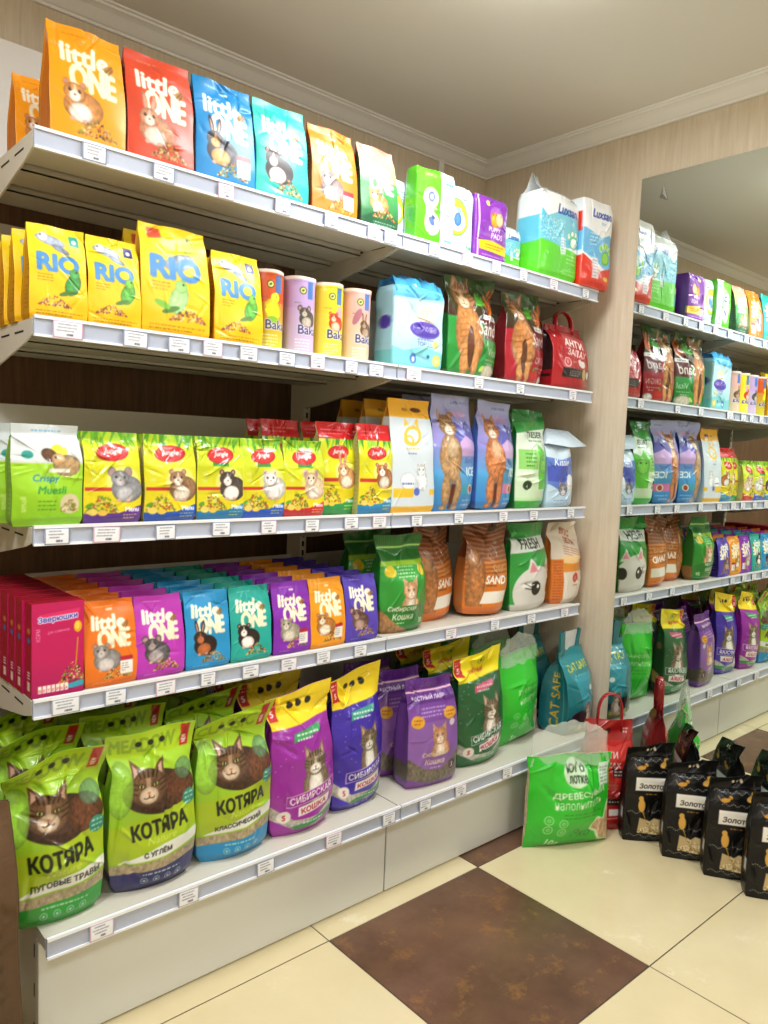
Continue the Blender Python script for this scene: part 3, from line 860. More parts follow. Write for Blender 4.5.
def a_elite(v):                              # green with kitten, ribbed header
    v.grad(0, 100, '22882c', '2fa83a'); v.rect(0, 74, 100, 100, '1c6e24')
    for k in range(60): v.rect(k * 1.7, 74, k * 1.7 + .7, 100, '2f9438' if k % 2 else '124f1a')
    v.rect(0, 86.5, 100, 88.5, 'bde88a'); v.rect(0, 69, 100, 74, '9ad02c')
    v.script(30, 67, 66, 4, 'd8f0c8', 3.2, 1.4); v.ell(16, 64, 10, 9, 'e0c428'); v.ell(84, 64, 10, 9, 'e0c428')
    cat(v, 52, 44, 42, 'd8a478', 'b47a50', 'f0dcc8', '7a9ab4')
    v.ell(50, 12, 60, 26, '1f7a28')
    v.text('Сибирская', 12, 22, 10, 'f0ead8', 'l', 62, .02, .2); v.text('Кошка', 20, 14, 10, 'f0ead8', 'l', 44, .02, .2); v.script(20, 10, 46, 1, 'd8e8c8', th=1.2)
    v.poly([(0, 26), (26, 10), (60, 0), (0, 0)], 'a87a4a', fur=.15)
    v.text('3л', 80, 8, 8, 'e8e0b8', 'l', 14, .04)

def a_sands(v):
    v.grad(0, 100, 'e07a1c', 'b86a30'); v.grad(60, 100, '9c5a2c', '6a3418')
    for k in range(26): v.line([(0, 100 - k * 2.6), (45, 94 - k * 2.2), (100, 104 - k * 2.6)], 1.1, 'd8a070' if k % 2 else '4a2412', .75)
    v.ell(60, 93, 12, 5, '3a1c10', 20)
    v.ell(20, 30, 18, 60, 'a86c3c', 0, fur=.15); v.ell(14, 60, 12, 16, 'b88050', 0, fur=.15)
    v.text('Sand', 50, 47, 13, 'd8b48c', italic=.35, wmax=46); v.text('SAND', 40, 34, 14, 'ffffff', 'l', 56, .07, .1)
    v.script(42, 31, 74, 1, '5a2a10', th=1.6)
    v.poly([(30, 12), (96, 14), (96, 27), (38, 25)], 'efe8dc'); v.rect(0, 0, 100, 9, 'd8701c')

def a_fresh_cat(v):
    v.rect(0, 0, 100, 100, '27963a'); v.poly([(0, 66), (100, 70), (100, 84), (0, 82)], 'e6ece8')
    v.text('FRESH', 50, 71, 16, '1c2c20', 'c', 88, .02, .1); v.script(50, 67.5, 92, 1, '2a5a34', th=1.4)
    v.ell(56, 20, 52, 46, 'd9d6d0'); v.rect(0, 0, 100, 8, 'd2cec6')
    v.poly([(30, 40), (40, 62), (66, 44)], 'd9d6d0'); v.poly([(37, 44), (43, 57), (58, 45)], 'e08a94'); v.poly([(76, 44), (88, 60), (100, 42)], 'd9d6d0'); v.poly([(82, 46), (88, 55), (96, 46)], 'e08a94')
    v.ell(52, 26, 12, 12, '15130f'); v.ell(56, 28, 3.4, c='f4f4f0'); v.line([(28, 32), (40, 28)], 1.6, '2a2420'); v.line([(26, 27), (40, 25)], 1.6, '2a2420')
    v.ell(96, 26, 10, 12, '15130f')

def a_orw(v):
    v.grad(0, 100, 'e4ddd2', 'd8c4ae'); v.rect(0, 60, 100, 100, 'e0d4c4')
    v.text('ВКУС', 52, 84, 12, 'a0442c', 'c', 66, .03, 0, -14); v.text('ЛЕТА', 56, 74, 10, 'a0442c', 'c', 54, .03, 0, -14)
    for k in range(4): v.line([(30, 72 - k * 3), (90, 64 - k * 3)], 1.4, 'b86a48')
    v.rect(0, 40, 100, 56, 'dd8a2c'); v.ell(50, 55, 34, 8, 'ecc890'); v.rect(0, 0, 26, 56, 'd8752a'); v.script(4, 52, 24, 14, 'a84a1a', 3.6, 1.4)
    v.ell(62, 32, 10, 10, 'cc3a28'); v.text('3', 62, 29, 7, 'ffffff', 'c', bold=.03); v.script(54, 22, 72, 1, '8a5a40', th=1.4)

def a_kot(low, sub, subpos, lowtxt, bandc='a6c01c', hdr='MEADOW'):
    def f(v):
        v.grad(0, 100, '8cbc1e', 'a6d22c')
        v.poly([(0, 0), (100, 0), (100, 17), (60, 14), (0, 13)], low)
        v.poly([(0, 13), (60, 14), (100, 17), (100, 24), (60, 20), (0, 19)], 'a89878', fur=.12)
        v.poly([(8, 20), (60, 21), (100, 26), (100, 33), (60, 29.5), (10, 21)], 'e9ebe4')
        # cat lying behind the band
        v.ell(54, 62, 42, 24, '3c2418', -6, fur=.22); v.ell(80, 62, 20, 20, '5a3420', 0, fur=.22)
        cat(v, 42, 66, 58, '6a4a30', '20130c', 'c8b094', 'b0b060', body=False)
        v.ell(88, 72, 12, 12, '5a8a68', 0, .7, fur=.1); v.ell(10, 66, 14, 30, '8fc440', 0, .8, fur=.06)
        v.poly([(0, 20), (60, 30), (100, 36), (100, 54), (60, 49), (0, 43)], bandc); v.poly([(0, 20), (0, 43), (10, 42), (10, 21)], bandc)
        v.text('КОТЯРА', 24, 34, 17, '141a12', 'l', 64, .045, 0, 6)
        v.text('Nature', 40, 30, 8, 'cfe06a', 'l', 34, .0, .3, 6)
        v.text(sub, 28 + subpos, 22.5, 7, '1c2018', 'l', 66 - subpos, .03, 0, 4)
        v.ell(92, 53, 9, 9, '2f8a74'); v.script(86, 55, 98, 3, 'b8e0d0', 3, 1.0)
        v.script(34, 11, 88, 1, 'b8d8c8', th=1.0)
        for q in (36, 50, 64, 78): v.ell(q, 7, 4, 4, 'b0d0c0', ring=.2); v.ell(q, 7, 1.5, c='b0d0c0')
        # header
        v.rect(0, 84, 100, 100, 'aacd1e'); v.text(hdr, 4, 87, 16, '84a61c', 'l', 74, .05)
        for q in (34, 48, 62): v.ell(q, 92, 3.6, 3.2, '15180f')
        v.rect(84, 85, 94, 99, 'b51e20'); v.text('NEW', 91.5, 86.5, 5.5, 'f4e8e0', 'l', 9, .04, 0, 90)
    return f

def a_lilac(v):                              # lilac litter bag with kitten
    v.rect(0, 0, 100, 100, '8a5cac'); v.grad(62, 100, '7d48a0', '5d2688'); v.rect(0, 78, 100, 100, '56207e')
    for k in range(60): v.ell(rng.uniform(0, 100), rng.uniform(80, 100), 1.2, .7, '8c54b0', rng.uniform(0, 90))
    v.rect(0, 88, 100, 89.6, 'e8b8cc')
    v.text('ЧЕСТНЫЙ ЛАВР', 10, 81, 8, 'efe6f4', 'l', 78, .035)
    v.script(24, 73, 76, 3, 'c8a8dc', 3.2, 1.2)
    v.ell(16, 63, 12, 10, 'e0a42c'); v.ell(82, 67, 14, 10, 'e0a42c'); v.script(9, 64, 24, 2, '9a4a1c', 3, 1.2); v.script(73, 68, 92, 2, '9a4a1c', 3, 1.2)
    cat(v, 58, 48, 42, 'c8926c', '9a6444', 'ecd4c0', '90a0a8'); v.ell(86, 58, 6, 6, 'e0cfe8', 30)
    v.poly([(0, 30), (30, 18), (64, 20), (100, 34), (100, 8), (50, 3), (0, 10)], '6d6354', fur=.16)
    v.poly([(20, 28), (100, 32), (100, 30), (60, 16), (30, 18)], '8a5cac')
    v.text('Сибирская', 24, 29, 9, 'd8c4a8', 'l', 64, .02, .2); v.text('Кошка', 30, 22, 9, 'd8c4a8', 'l', 42, .02, .2); v.script(40, 18, 64, 1, 'd8c4e0', th=1.2)
    v.ell(86, 18, 8, 9, '4a2c4c'); v.text('3', 86, 15, 8, 'e8d8b0', 'c', bold=.03)
    v.poly([(0, 0), (100, 0), (100, 8), (50, 3), (0, 10)], '7c3f9c')

def a_dark_green(v):                         # dark green litter bag, yellow printed top
    a_sibir('14552c', '1a6434', 'c04a6c', 'e8d416', red5=True)(v)
    v.rect(16, 80, 100, 100, 'ecd916'); v.text('ЭЛИТНЫЙ', 26, 82, 7, 'c0481c', 'l', 62, .04); v.ell(56, 92, 8, 5, '5a9c3c', ring=.2)
    v.ell(56, 92, 3, 2, '2c5a2c')

def a_wood(big):
    def f(v):
        v.rect(0, 0, 100, 100, '2cc02c'); v.grad(0, 30, '24a828', '2cc02c')
        v.text('ДРЕВЕСНЫЙ', 26, 56, 9.5, 'eaf8e4', 'l', -66, .02, 0, 2)
        v.text('наполнитель', 28, 45.5, 8, 'eaf8e4', 'l', -60, .012, 0, 2)
        v.script(38, 40, 90, 2, '1c8a24', 3.8, 1.3)
        for (x, y) in ((22, 34), (38, 31), (22, 23), (38, 20)): v.ell(x, y, 5, 5, 'bfeab4', ring=.18); v.ell(x, y, 2, 2, 'bfeab4', ring=.4)
        v.poly([(74, 26), (82, 34), (92, 30), (97, 44), (100, 50), (100, 2), (86, 4), (80, 16), (72, 20)], 'd8e8c0')
        v.poly([(76, 26), (83, 32), (93, 28), (98, 40), (100, 44), (100, 4), (88, 6), (83, 18), (75, 21)], 'c8a684', fur=.12)
        v.text('10л' if big else '5л', 22, 4, 8, 'eaf8e4', 'l', 20, .03, 0, -14)
        if big:
            v.ell(54, 82, 15, 14, 'cfe9c8'); v.text('ЮГо', 43, 83, 8, '1c3a20', 'l', 24, .04); v.text('лотке', 45, 73, 7, '1c3a20', 'l', 22, .03)
            v.rect(84, 66, 98, 90, 'dcefe4'); v.script(86, 84, 97, 6, '6a9a78', 3.6, 1.3)
            v.text('Эко', 50, 12, 10, '146a1c', 'l', 28, .0, .5)
    return f

def a_teal(v):
    v.grad(0, 100, '12666c', '1b8c98'); v.rect(0, 0, 100, 14, '6a7434', fur=.2); v.poly([(0, 14), (100, 16), (100, 24), (0, 22)], '20343c')
    v.text('CAT SAFE', 50, 76, 12, 'd8c83a', 'c', 74, .05, 0, 2)
    v.script(26, 70, 74, 2, '8cd0d4', 3.6, 1.2)
    v.poly([(20, 68), (90, 72), (80, 44), (40, 30)], '2a9cb0'); v.ell(70, 54, 7, 5, 'e4eef0'); v.ell(84, 60, 8, 10, '4aa06a', ring=.3)
    cat(v, 56, 30, 30, 'b89a8a', '5a4038', 'e4d4cc', '5a8aa0'); v.ell(30, 22, 22, 12, '2c1620', fur=.2)
    v.ell(30, 10, 5, c='c8b86a'); v.ell(50, 8, 5, c='c8b86a'); v.ell(70, 10, 5, c='b8a04a'); v.text('CAT', 22, 5, 7, 'd8c83a', 'l', 24, .04)

def a_red(v):
    v.grad(0, 100, 'a41c1e', 'c4221f'); v.rect(0, 82, 100, 100, '9c1618')
    v.ell(46, 90, 6, 6, '4a0c10'); v.ell(18, 88, 5, 5, '4a0c10'); v.script(78, 91, 92, 2, 'f0d8d4', 3, 1.6)
    v.poly([(10, 70), (30, 80), (60, 76), (96, 82), (98, 66), (60, 62), (20, 58)], 'd8433c')
    v.rect(54, 50, 82, 57, '2a1012'); v.script(57, 54, 80, 2, 'e8d8d4', 2.8, 1.2); v.ell(92, 54, 5, 5, 'f0dcd8', ring=.25)
    v.text('АНТИ', 20, 68, 12, 'f0e4e0', 'l', 50, .04, 0, -5); v.text('ЗАПАХ', 22, 59, 11, 'f0e4e0', 'l', 54, .04, 0, -5)
    v.script(40, 44, 92, 7, '7c1416', 3.4, 1.2)
    v.rect(0, 24, 100, 30, '1a1012'); v.script(30, 26, 90, 1, 'd8d0cc', th=1.6); v.rect(50, 14, 70, 20, 'f0e8e8'); v.rect(0, 11, 100, 12, 'e89a90')

def a_black(v):
    v.rect(0, 0, 100, 100, '0b0b0d')
    for q in (44, 52, 60): v.ell(q, 94, 2.6, 3.6, 'e8dcc0')
    for yy in (83, 31, 6): 
        for k in range(26): v.rect(8 + k * 3.3, yy + 1.2 * math.sin(k * 1.1), 10 + k * 3.3, yy + .8 + 1.2 * math.sin(k * 1.1), 'b8b8b0')
    for k in range(20): v.rect(24 + k * 3.3, 72 + 1.0 * math.sin(k * 1.3), 26 + k * 3.3, 72.8 + 1.0 * math.sin(k * 1.3), 'b8b8b0')
    v.ell(30, 76, 9, 4, 'c08c34', 10); v.ell(39, 79, 4, 3.5, 'c08c34'); v.line([(22, 75), (16, 79)], 1.4, 'c08c34')
    v.ell(78, 79, 8, 5, 'c89a44', 20); v.poly([(84, 80), (88, 86), (80, 84)], 'c89a44')
    v.rect(20, 53, 92, 67, 'eeebe4'); v.text('Золотой', 56, 55.5, 11, '2c241c', 'c', 58, .02, .1)
    v.script(42, 49, 72, 1, 'b8843c', th=1.2)
    v.ell(34, 38, 7, 13, 'd0a048'); v.ell(33, 45, 5, 5, 'd0a048'); v.line([(36, 32), (42, 25), (40, 21)], 1.8, 'd0a048')
    v.poly([(28, 10), (74, 9), (80, 23), (60, 25), (52, 22), (30, 26)], 'c8b080'); v.pile(54, 10, 46, 12, ['d8c494', 'b09460', 'e8dcb8', '8a7040'], 150, 2.4)

def a_sack(v):
    v.grad(0, 100, '4c361e', '5c4226')
    for k in range(10): v.line([(5 + 10 * k, 0), (4 + 10 * k + rng.uniform(-4, 4), 100)], .8, '5c3c20', .5)
    v.script(30, 60, 90, 6, '3c2818', 5, 2.0)

# ------------------------------------------------------------------ package bodies
SHAPES = {
 # width profile, depth profile, e = share of the depth taken by the side wall, k = bulge power, g = side fold
 'gusset': dict(wp=[(0, .95), (.05, 1), (.7, 1), (.92, .975), (1, .97)], dp=[(0, .82), (.05, 1), (.22, 1), (.55, .78), (.82, .36), (.93, .07), (1, .035)], e=.86, k=3, g=.30, ts=.92, wr=.0018),
 'soft':   dict(wp=[(0, .93), (.05, 1), (.7, 1), (.9, .96), (1, .97)], dp=[(0, .7), (.07, 1), (.35, 1.05), (.65, .85), (.83, .40), (.90, .07), (1, .035)], e=.7, k=2.4, g=.22, ts=.88, wr=.0028),
 'litter': dict(wp=[(0, .80), (.06, .93), (.3, 1), (.6, .98), (.76, .88), (.86, .96), (1, 1.0)], dp=[(0, .62), (.06, .92), (.3, 1.05), (.55, .95), (.74, .5), (.84, .08), (1, .03)], e=.5, k=2.2, g=.05, ts=.84, wr=.0045),
 'crumple': dict(wp=[(0, .94), (.05, 1), (.66, 1), (.82, .90), (.90, .93), (1, .96)], dp=[(0, .8), (.07, 1), (.35, 1.05), (.65, .9), (.82, .45), (.90, .08), (1, .04)], e=.72, k=2.4, g=.2, ts=.87, wr=.0055),
 'flat':   dict(wp=[(0, 1), (.04, 1.0), (.5, .95), (.8, .95), (.95, 1), (1, 1)], dp=[(0, .06), (.06, .5), (.3, 1), (.65, .95), (.9, .35), (.97, .06), (1, .04)], e=.2, k=2.0, g=.0, ts=.97, wr=.006),
 'box':    dict(wp=[(0, 1), (1, 1)], dp=[(0, 1), (1, 1)], e=1.0, k=8, g=0, ts=None, wr=0),
 'pack':   dict(wp=[(0, .95), (.06, 1), (.94, 1), (1, .95)], dp=[(0, .86), (.06, 1), (.9, 1), (1, .82)], e=.90, k=4, g=-.05, ts=None, wr=.0028),
 'can':    dict(wp=[(0, 1), (1, 1)], dp=[(0, 1), (1, 1)], e=0, k=0, g=0, ts=.94, wr=0, rnd=True),
 'sack':   dict(wp=[(0, .95), (.1, 1), (.8, .98), (1, .96)], dp=[(0, .9), (.1, 1), (.7, .9), (.93, .15), (1, .06)], e=.7, k=2.2, g=.1, ts=.93, wr=.006),
}

def prof(pts, t):
    x = [p[0] for p in pts]; y = [p[1] for p in pts]
    v = np.interp(t, x, y)
    k = np.array([1, 4, 6, 4, 1.]) / 16
    n = max(1, len(t) // 60)
    for _ in range(n * 2):
        v = np.convolve(np.pad(v, 2, 'edge'), k, 'valid')
    return v

def body(name, w, h, d, shape, art, nu=84, side='808080', back=None, sideart=None, seed=0, mats=('film', 'film'), lean=0.0, tilt=0.0, fold=0.0, wide=1.0,
         topname='top_seal', topcol=None, droop=0.0, ns=8, backprint=False):
    """printed package: returns [(part name, mesh, material)]; front faces -y, base at z = 0"""
    sp = SHAPES[shape]
    nv = int(nu * h / w)
    if sp.get('rnd'): nv = int(nu * h / (w * 1.57))
    nb = nu if backprint else 16
    cv = Cv(w if not sp.get('rnd') else w * 1.57, h, nu, nv, side)
    art(cv)
    F = cv.out()
    rs = np.random.default_rng(seed + 11)
    t = np.linspace(0, 1, nv + 1)
    Wp = prof(sp['wp'], t) * w / 2
    Dp = prof(sp['dp'], t) * d / 2
    if shape in ('box', 'can'): Wp[:] = w / 2; Dp[:] = d / 2
    s_ = np.linspace(-1, 1, nu + 1)
    side_f = np.array(C(side))
    sd = np.empty((nv + 1, ns - 1, 3)); sd[:] = side_f
    if sideart is not None:
        c2 = Cv(max(d, .03), h, max(12, ns), nv, side); sideart(c2)
        g = c2.out()
        sd = g[:, np.linspace(1, max(12, ns) - 1, ns - 1).astype(int)]
    bk = np.empty((nv + 1, nb - 1, 3)); bk[:] = np.array(C(back or side))
    if backprint: bk = F[:, 1:-1].copy()
    ncol = (nu + 1) + (ns - 1) + (nb + 1) + (ns - 1)
    P_ = np.zeros((nv + 1, ncol, 3)); K_ = np.zeros((nv + 1, ncol, 3))
    z = t * h
    e, k, g = sp['e'], sp['k'], sp['g']
    ph = rs.uniform(0, 6.28, 6); kx = rs.uniform(-1, 1, 6) * 6; kz = rs.uniform(.3, 1, 6) * 6
    ck = [(rs.uniform(-.9, .9), rs.uniform(.05, 1.0) ** .7, rs.uniform(0, 3.14), rs.uniform(.025, .07), rs.uniform(.15, .45), rs.uniform(-1, 1)) for _ in range(16)]
    def wr(X, Z):
        U = X / (w / 2); V_ = Z / (w / 2)
        a = np.zeros(np.broadcast(X, Z).shape)
        for i in range(6): a += .35 * np.sin(kx[i] * U * .8 + kz[i] * V_ * .8 + ph[i])
        for (cu, ct_, an, cw, cl, am) in ck:
            du = U - cu; dv = V_ - ct_ * h / (w / 2)
            p_ = du * math.cos(an) + dv * math.sin(an); q_ = -du * math.sin(an) + dv * math.cos(an)
            a += 1.6 * am * np.exp(-(q_ / cw) ** 2) * np.exp(-(p_ / cl) ** 2)
        return a
    amp = sp['wr'] * (1 + 1.3 * np.exp(-((t - (sp['ts'] or 1)) / .12) ** 2))
    amp = amp * np.clip(t / .05, 0, 1)
    if sp.get('rnd'):
        A = s_ * np.pi / 2
        P_[:, :nu + 1, 0] = Wp[:, None] * np.sin(A); P_[:, :nu + 1, 1] = -Wp[:, None] * np.cos(A)
        nbk = ncol - (nu + 1)
        A2 = np.pi / 2 + np.arange(1, nbk + 1) / (nbk + 1) * np.pi
        P_[:, nu + 1:, 0] = Wp[:, None] * np.sin(A2); P_[:, nu + 1:, 1] = -Wp[:, None] * np.cos(A2)
        K_[:, nu + 1:] = bk[:, :1]
    else:
        X = Wp[:, None] * s_[None, :]
        bl = (e + (1 - e) * (1 - np.abs(s_) ** k))[None, :]
        P_[:, :nu + 1, 0] = X
        P_[:, :nu + 1, 1] = -Dp[:, None] * bl
        r_ = np.linspace(-1, 1, ns + 1)[1:-1]
        gg = g * d * .5 * np.clip(t * 1.6, 0, 1)
        sx = Wp[:, None] - gg[:, None] * (1 - np.abs(r_)) ** .8
        c = nu + 1
        P_[:, c:c + ns - 1, 0] = sx; P_[:, c:c + ns - 1, 1] = Dp[:, None] * e * r_
        K_[:, c:c + ns - 1] = sd
        c += ns - 1
        sb = np.linspace(1, -1, nb + 1)
        P_[:, c:c + nb + 1, 0] = Wp[:, None] * sb; P_[:, c:c + nb + 1, 1] = Dp[:, None] * (e + (1 - e) * (1 - np.abs(sb) ** k))
        K_[:, c + 1:c + nb] = bk; K_[:, c] = np.array(C(back or side)); K_[:, c + nb] = K_[:, c]
        c += nb + 1
        P_[:, c:, 0] = -sx[:, ::-1] if False else -(Wp[:, None] - gg[:, None] * (1 - np.abs(r_)) ** .8); P_[:, c:, 1] = Dp[:, None] * e * -r_
        K_[:, c:] = sd
    K_[:, :nu + 1] = F
    if not sp.get('rnd') and amp.max() > 0:
        fld = amp[:, None] * wr(P_[:, :, 0], z[:, None])
        thin = np.clip(1.35 - Dp / (.35 * d / 2), 0, 1)[:, None] * np.ones((1, ncol))
        thin[:, :nu + 1] = np.maximum(thin[:, :nu + 1], (1 - .6 * np.abs(s_) ** 6)[None, :])
        P_[:, :, 1] += fld * thin
    P_[:, :, 2] = z[:, None]
    ts = sp['ts']
    up_ = np.clip((t - (ts or 1) + .06) / (1.06 - (ts or 1)), 0, 1) if ts else t * 0
    sx_ = P_[:, :, 0] / (w / 2)
    if ts:
        P_[:, :, 0] *= (1 + (wide - 1) * up_)[:, None]
        P_[:, :, 1] += (-fold * up_ ** 1.3)[:, None] + (up_ * .006 * (w / .2))[:, None] * np.sin(sx_ * 4 + seed)
        P_[:, :, 2] += (tilt * up_)[:, None] * sx_ + (-droop * up_)[:, None] * sx_ ** 2
        P_[:, :, 2] += -.05 * h * fold / .1 * up_[:, None] ** 2 * .5
    P_[:, :, 1] += (lean * t ** 1.5)[:, None]
    if shape not in ('box', 'can'):
        P_[:, :, 0] += (.012 * w * np.sin(t * 9 + seed) * t * (1 - t) * 3)[:, None] * np.sign(sx_) * np.abs(sx_) ** 3
    split = [(0, nv, 'body' if not ts else 'pouch')]
    if ts:
        q = int(round(nv * ts))
        split = [(0, q, 'pouch' if shape != 'can' else 'tube'), (q, nv, topname if shape != 'can' else 'lid')]
    outp = []
    for si, (r0, r1, pn) in enumerate(split):
        nr = r1 - r0 + 1
        V = P_[r0:r1 + 1].reshape(-1, 3).copy(); Kc = K_[r0:r1 + 1].reshape(-1, 3)
        if pn == 'lid':
            V[:, :2] *= 1.012; Kc = Kc.copy()
        idx = np.arange(nr * ncol).reshape(nr, ncol)
        a = idx[:-1]; bq = np.roll(idx, -1, 1)[:-1]; cq = np.roll(idx, -1, 1)[1:]; dq = idx[1:]
        Q = np.stack([a, bq, cq, dq], -1).reshape(-1, 4)
        nV = len(V)
        caps = []
        if r0 == 0: caps.append((P_[0], K_[0] * 0 + side_f, True))
        if r1 == nv:
            tcc = np.array(C(topcol)) if topcol else side_f
            pt = P_[-1].copy()
            if pn == 'lid': pt[:, :2] *= 1.012
            caps.append((pt, K_[-1] * 0 + tcc, False))
        loops = Q.reshape(-1).tolist(); lens = [4] * len(Q)
        for (pv, pc, rev) in caps:
            o = len(V); V = np.concatenate([V, pv]); Kc = np.concatenate([Kc, pc])
            ii = list(range(o, o + ncol))
            loops += ii[::-1] if rev else ii
            lens.append(ncol)
        me = bpy.data.meshes.new(pn)
        me.vertices.add(len(V)); me.vertices.foreach_set('co', V.reshape(-1))
        me.loops.add(len(loops)); me.loops.foreach_set('vertex_index', loops)
        me.polygons.add(len(lens))
        st = np.concatenate([[0], np.cumsum(lens)[:-1]])
        me.polygons.foreach_set('loop_start', st)
        sm = np.ones(len(lens), bool)
        for i_ in range(len(caps)): sm[-1 - i_] = False
        if shape == 'box': sm[:] = False
        me.polygons.foreach_set('use_smooth', sm)
        me.update(calc_edges=True)
        at = me.color_attributes.new('Col', 'FLOAT_COLOR', 'POINT')
        rgba = np.ones((len(V), 4)); rgba[:, :3] = lin(np.clip(Kc, 0, 1))
        at.data.foreach_set('color', rgba.reshape(-1))
        me.materials.append(M[mats[si]])
        outp.append((pn, me))
    return outp

def extra_mesh(mb, name, mm):
    me = bpy.data.meshes.new(name)
    me.from_pydata(mb.v, [], mb.f)
    for m in (mm if isinstance(mm, list) else [mm]): me.materials.append(m)
    me.polygons.foreach_set('use_smooth', [True] * len(mb.f))
    me.update()
    return (name, me)

def side_text(bg, ink, y1=80):
    def f(v):
        v.rect(0, 0, 100, 100, bg)
        y = 12
        while y < y1:
            v.rect(22, y, 78, y + 1.2, ink, .5); y += 4.5 if rng.uniform() < .8 else 9
    return f

DS = {}
def design(key, name, cat_, *a, extras=None, **k):
    DS[key] = dict(name=name, cat=cat_, a=a, k=k, extras=extras, parts=None, w=a[0], h=a[1], d=a[2])

def place(key, x, yf, z, label, group=None, rz=0, rx=0, ry=0, sc=1.0):
    """x = centre, yf = front of the base"""
    D_ = DS[key]
    if D_['parts'] is None:
        D_['parts'] = body(key, *D_['a'], seed=len(key) + hash_(key), **D_['k'])
        if D_['extras']: D_['parts'] += D_['extras']()
    a = R(rz)
    z += abs(math.sin(R(ry))) * D_['w'] / 2 * .95
    cx, cy = x - math.sin(a) * D_['d'] / 2 * sc * 0, yf + D_['d'] / 2 * sc
    o = empty(D_['name'], (cx, cy, z), a, R(rx), R(ry))
    o.scale = (sc, sc, sc)
    tag(o, label, D_['cat'], group)
    for pn, me in D_['parts']:
        c = bpy.data.objects.new(pn, me)
        col.objects.link(c)
        c.parent = o
    return o

def hash_(s):
    return sum(ord(c) * (i + 3) for i, c in enumerate(s)) % 97

ORD = ['', 'second', 'third', 'fourth', 'fifth', 'sixth', 'seventh', 'eighth']
FRONTS = {i: [] for i in range(5)}
PLACED = []
def put(level, key, x, short, cat_group=None, n=1, dy=None, rz=0, yf=None, rx=0, ry=0, sc=1.0, dx=0.0, jit=.003, z=None, first=0, fade=0.0):
    """a row of n equal packages going back from the shelf front"""
    D_ = DS[key]
    yf = (-.668 if level < 4 else -.745) if yf is None else yf
    dy = dy or D_['d'] * sc * 1.06
    sh = SHELVES[level] + ' shelf'
    FRONTS[level].append((x, short))
    r_ = random.Random(hash_(key) + level * 7 + int(x * 100))
    for i in range(first, n):
        lb = f'{short}, front of its row on the {sh}' if i == 0 and n > 1 else (f'{short}, on the {sh}' if i == 0 else f'{short}, {ORD[i]} in its row on the {sh}')
        jx, jr = (r_.uniform(-jit, jit) * (.4 if level == 4 else 1), r_.uniform(-1.8, 1.8) * (.4 if level == 4 else 1)) if i else (0, 0)
        place(key, x + dx * i + jx, yf + dy * i, (SH[level] - .004 if z is None else z) + .001, lb, cat_group or f'{D_["cat"]} packages on the {sh}', rz + jr, rx, ry, sc)

# ------------------------------------------------------------------ designs
def lo(key, bg, sd, light, c1, c2, ear, small=True, sticker=False):
    w, h, d = (.122, .192, .066) if small else (.158, .248, .085)
    design(key, 'food_pouch', 'pouch', w, h, d, 'gusset', a_little(bg, light, c1, c2, ear, sticker), side=bg, back=bg, sideart=side_text(sd, light), nu=76 if small else 92, mats=('soft', 'soft'), topcol=bg)
ORG, RED, BLU, TEA, MAG, PUR, IND = 'ee8a14', 'd2492c', '1f8fd0', '17a89c', 'bb35b4', '7c1fa8', '4b3bb0'
lo('L_hamster', 'f6a013', 'b86408', 'c05a08', 'c9894c', 'f4e6d4', 'round', False)
lo('L_rabbit', RED, '8a1c18', 'f4b8a0', 'c98a68', 'ecd4c4', 'long', False)
lo('L_blue', '1c86c6', '12557c', 'b8dcf0', '2c2a34', 'd89a50', 'long', False, True)
lo('L_teal', '22b3a8', '0f6a66', 'b8ece4', '2a1c1a', 'ecdcd0', 'round', False)
lo('L_rat', 'ee7c18', 'b04c0c', 'fbd0a0', '8c7c7c', 'd8ccc8', 'round', False, True)
design('L_alt', 'food_pouch', 'pouch', .145, .248, .085, 'gusset', a_little_alt, side='2c5a34', back='e89a80', sideart=side_text('2c4a2c', '9ab08a'), nu=84, mats=('soft', 'soft'), topcol='ee9c86')
lo('s_orange', 'e8751a', 'b2460e', 'fbd0a0', '8c8886', 'c8c0bc', 'round', True, True)
lo('s_magenta', MAG, '7c1478', 'f0b8ec', '5a5458', 'a89c9c', 'big')
lo('s_blue', '2392cc', '125a86', 'b8dcf0', '2a1a18', 'b8683c', 'long')
lo('s_teal', '1fa79a', '0f6660', 'b0e8e0', '261a18', 'f0e8e0', 'round')
lo('s_purple', '8427b0', '4c1068', 'd8a8e8', 'a8a08c', 'd8d0c0', 'round', True, True)
lo('s_yellow', 'f09a16', 'b4600c', 'fbe0a8', 'b87838', 'f0e0c8', 'round', True, True)
lo('s_indigo', '5540b4', '2c1c78', 'c0b8ec', '6a4a40', 'a8887c', 'big')

def rio(key, bird, hood, badge, big=False):
    w, h, d = (.118, .198, .065) if not big else (.170, .255, .08)
    design(key, 'food_pouch', 'pouch', w, h, d, 'gusset', a_rio(bird, hood, badge, big), side='f0c010', back='f0c010', sideart=side_text('b8800c', '5a3c0c'), nu=80, mats=('soft', 'soft'), topcol='f0c818')
rio('rio_parrot', '3c8c3c', '4aa050', '1f9c8c')
rio('rio_budgie', '5aa83c', '7cc04c', '2c2c78')
rio('rio_big', 'a8dc8c', '9cd87c', None, True)
def jungle(key, bottom, c1, c2, ear, red=False, top='c8d820', badge=None, big=False):
    w, h, d = (.130, .205, .065) if not big else (.128, .262, .07)
    design(key, 'food_pouch', 'pouch', w, h, d, 'soft', a_jungle(bottom, c1, c2, ear, red, top, badge), side='c8c060', back='a8b840', sideart=side_text('b8b070', '8a8a50'), nu=84, mats=('film', 'film'), topcol='a8c840')
jungle('j_chin', '5a2a8c', '8c8c92', 'b8b8bc', 'big')
jungle('j_ham', '1c50b0', '9c7454', 'e8dccc', 'round')
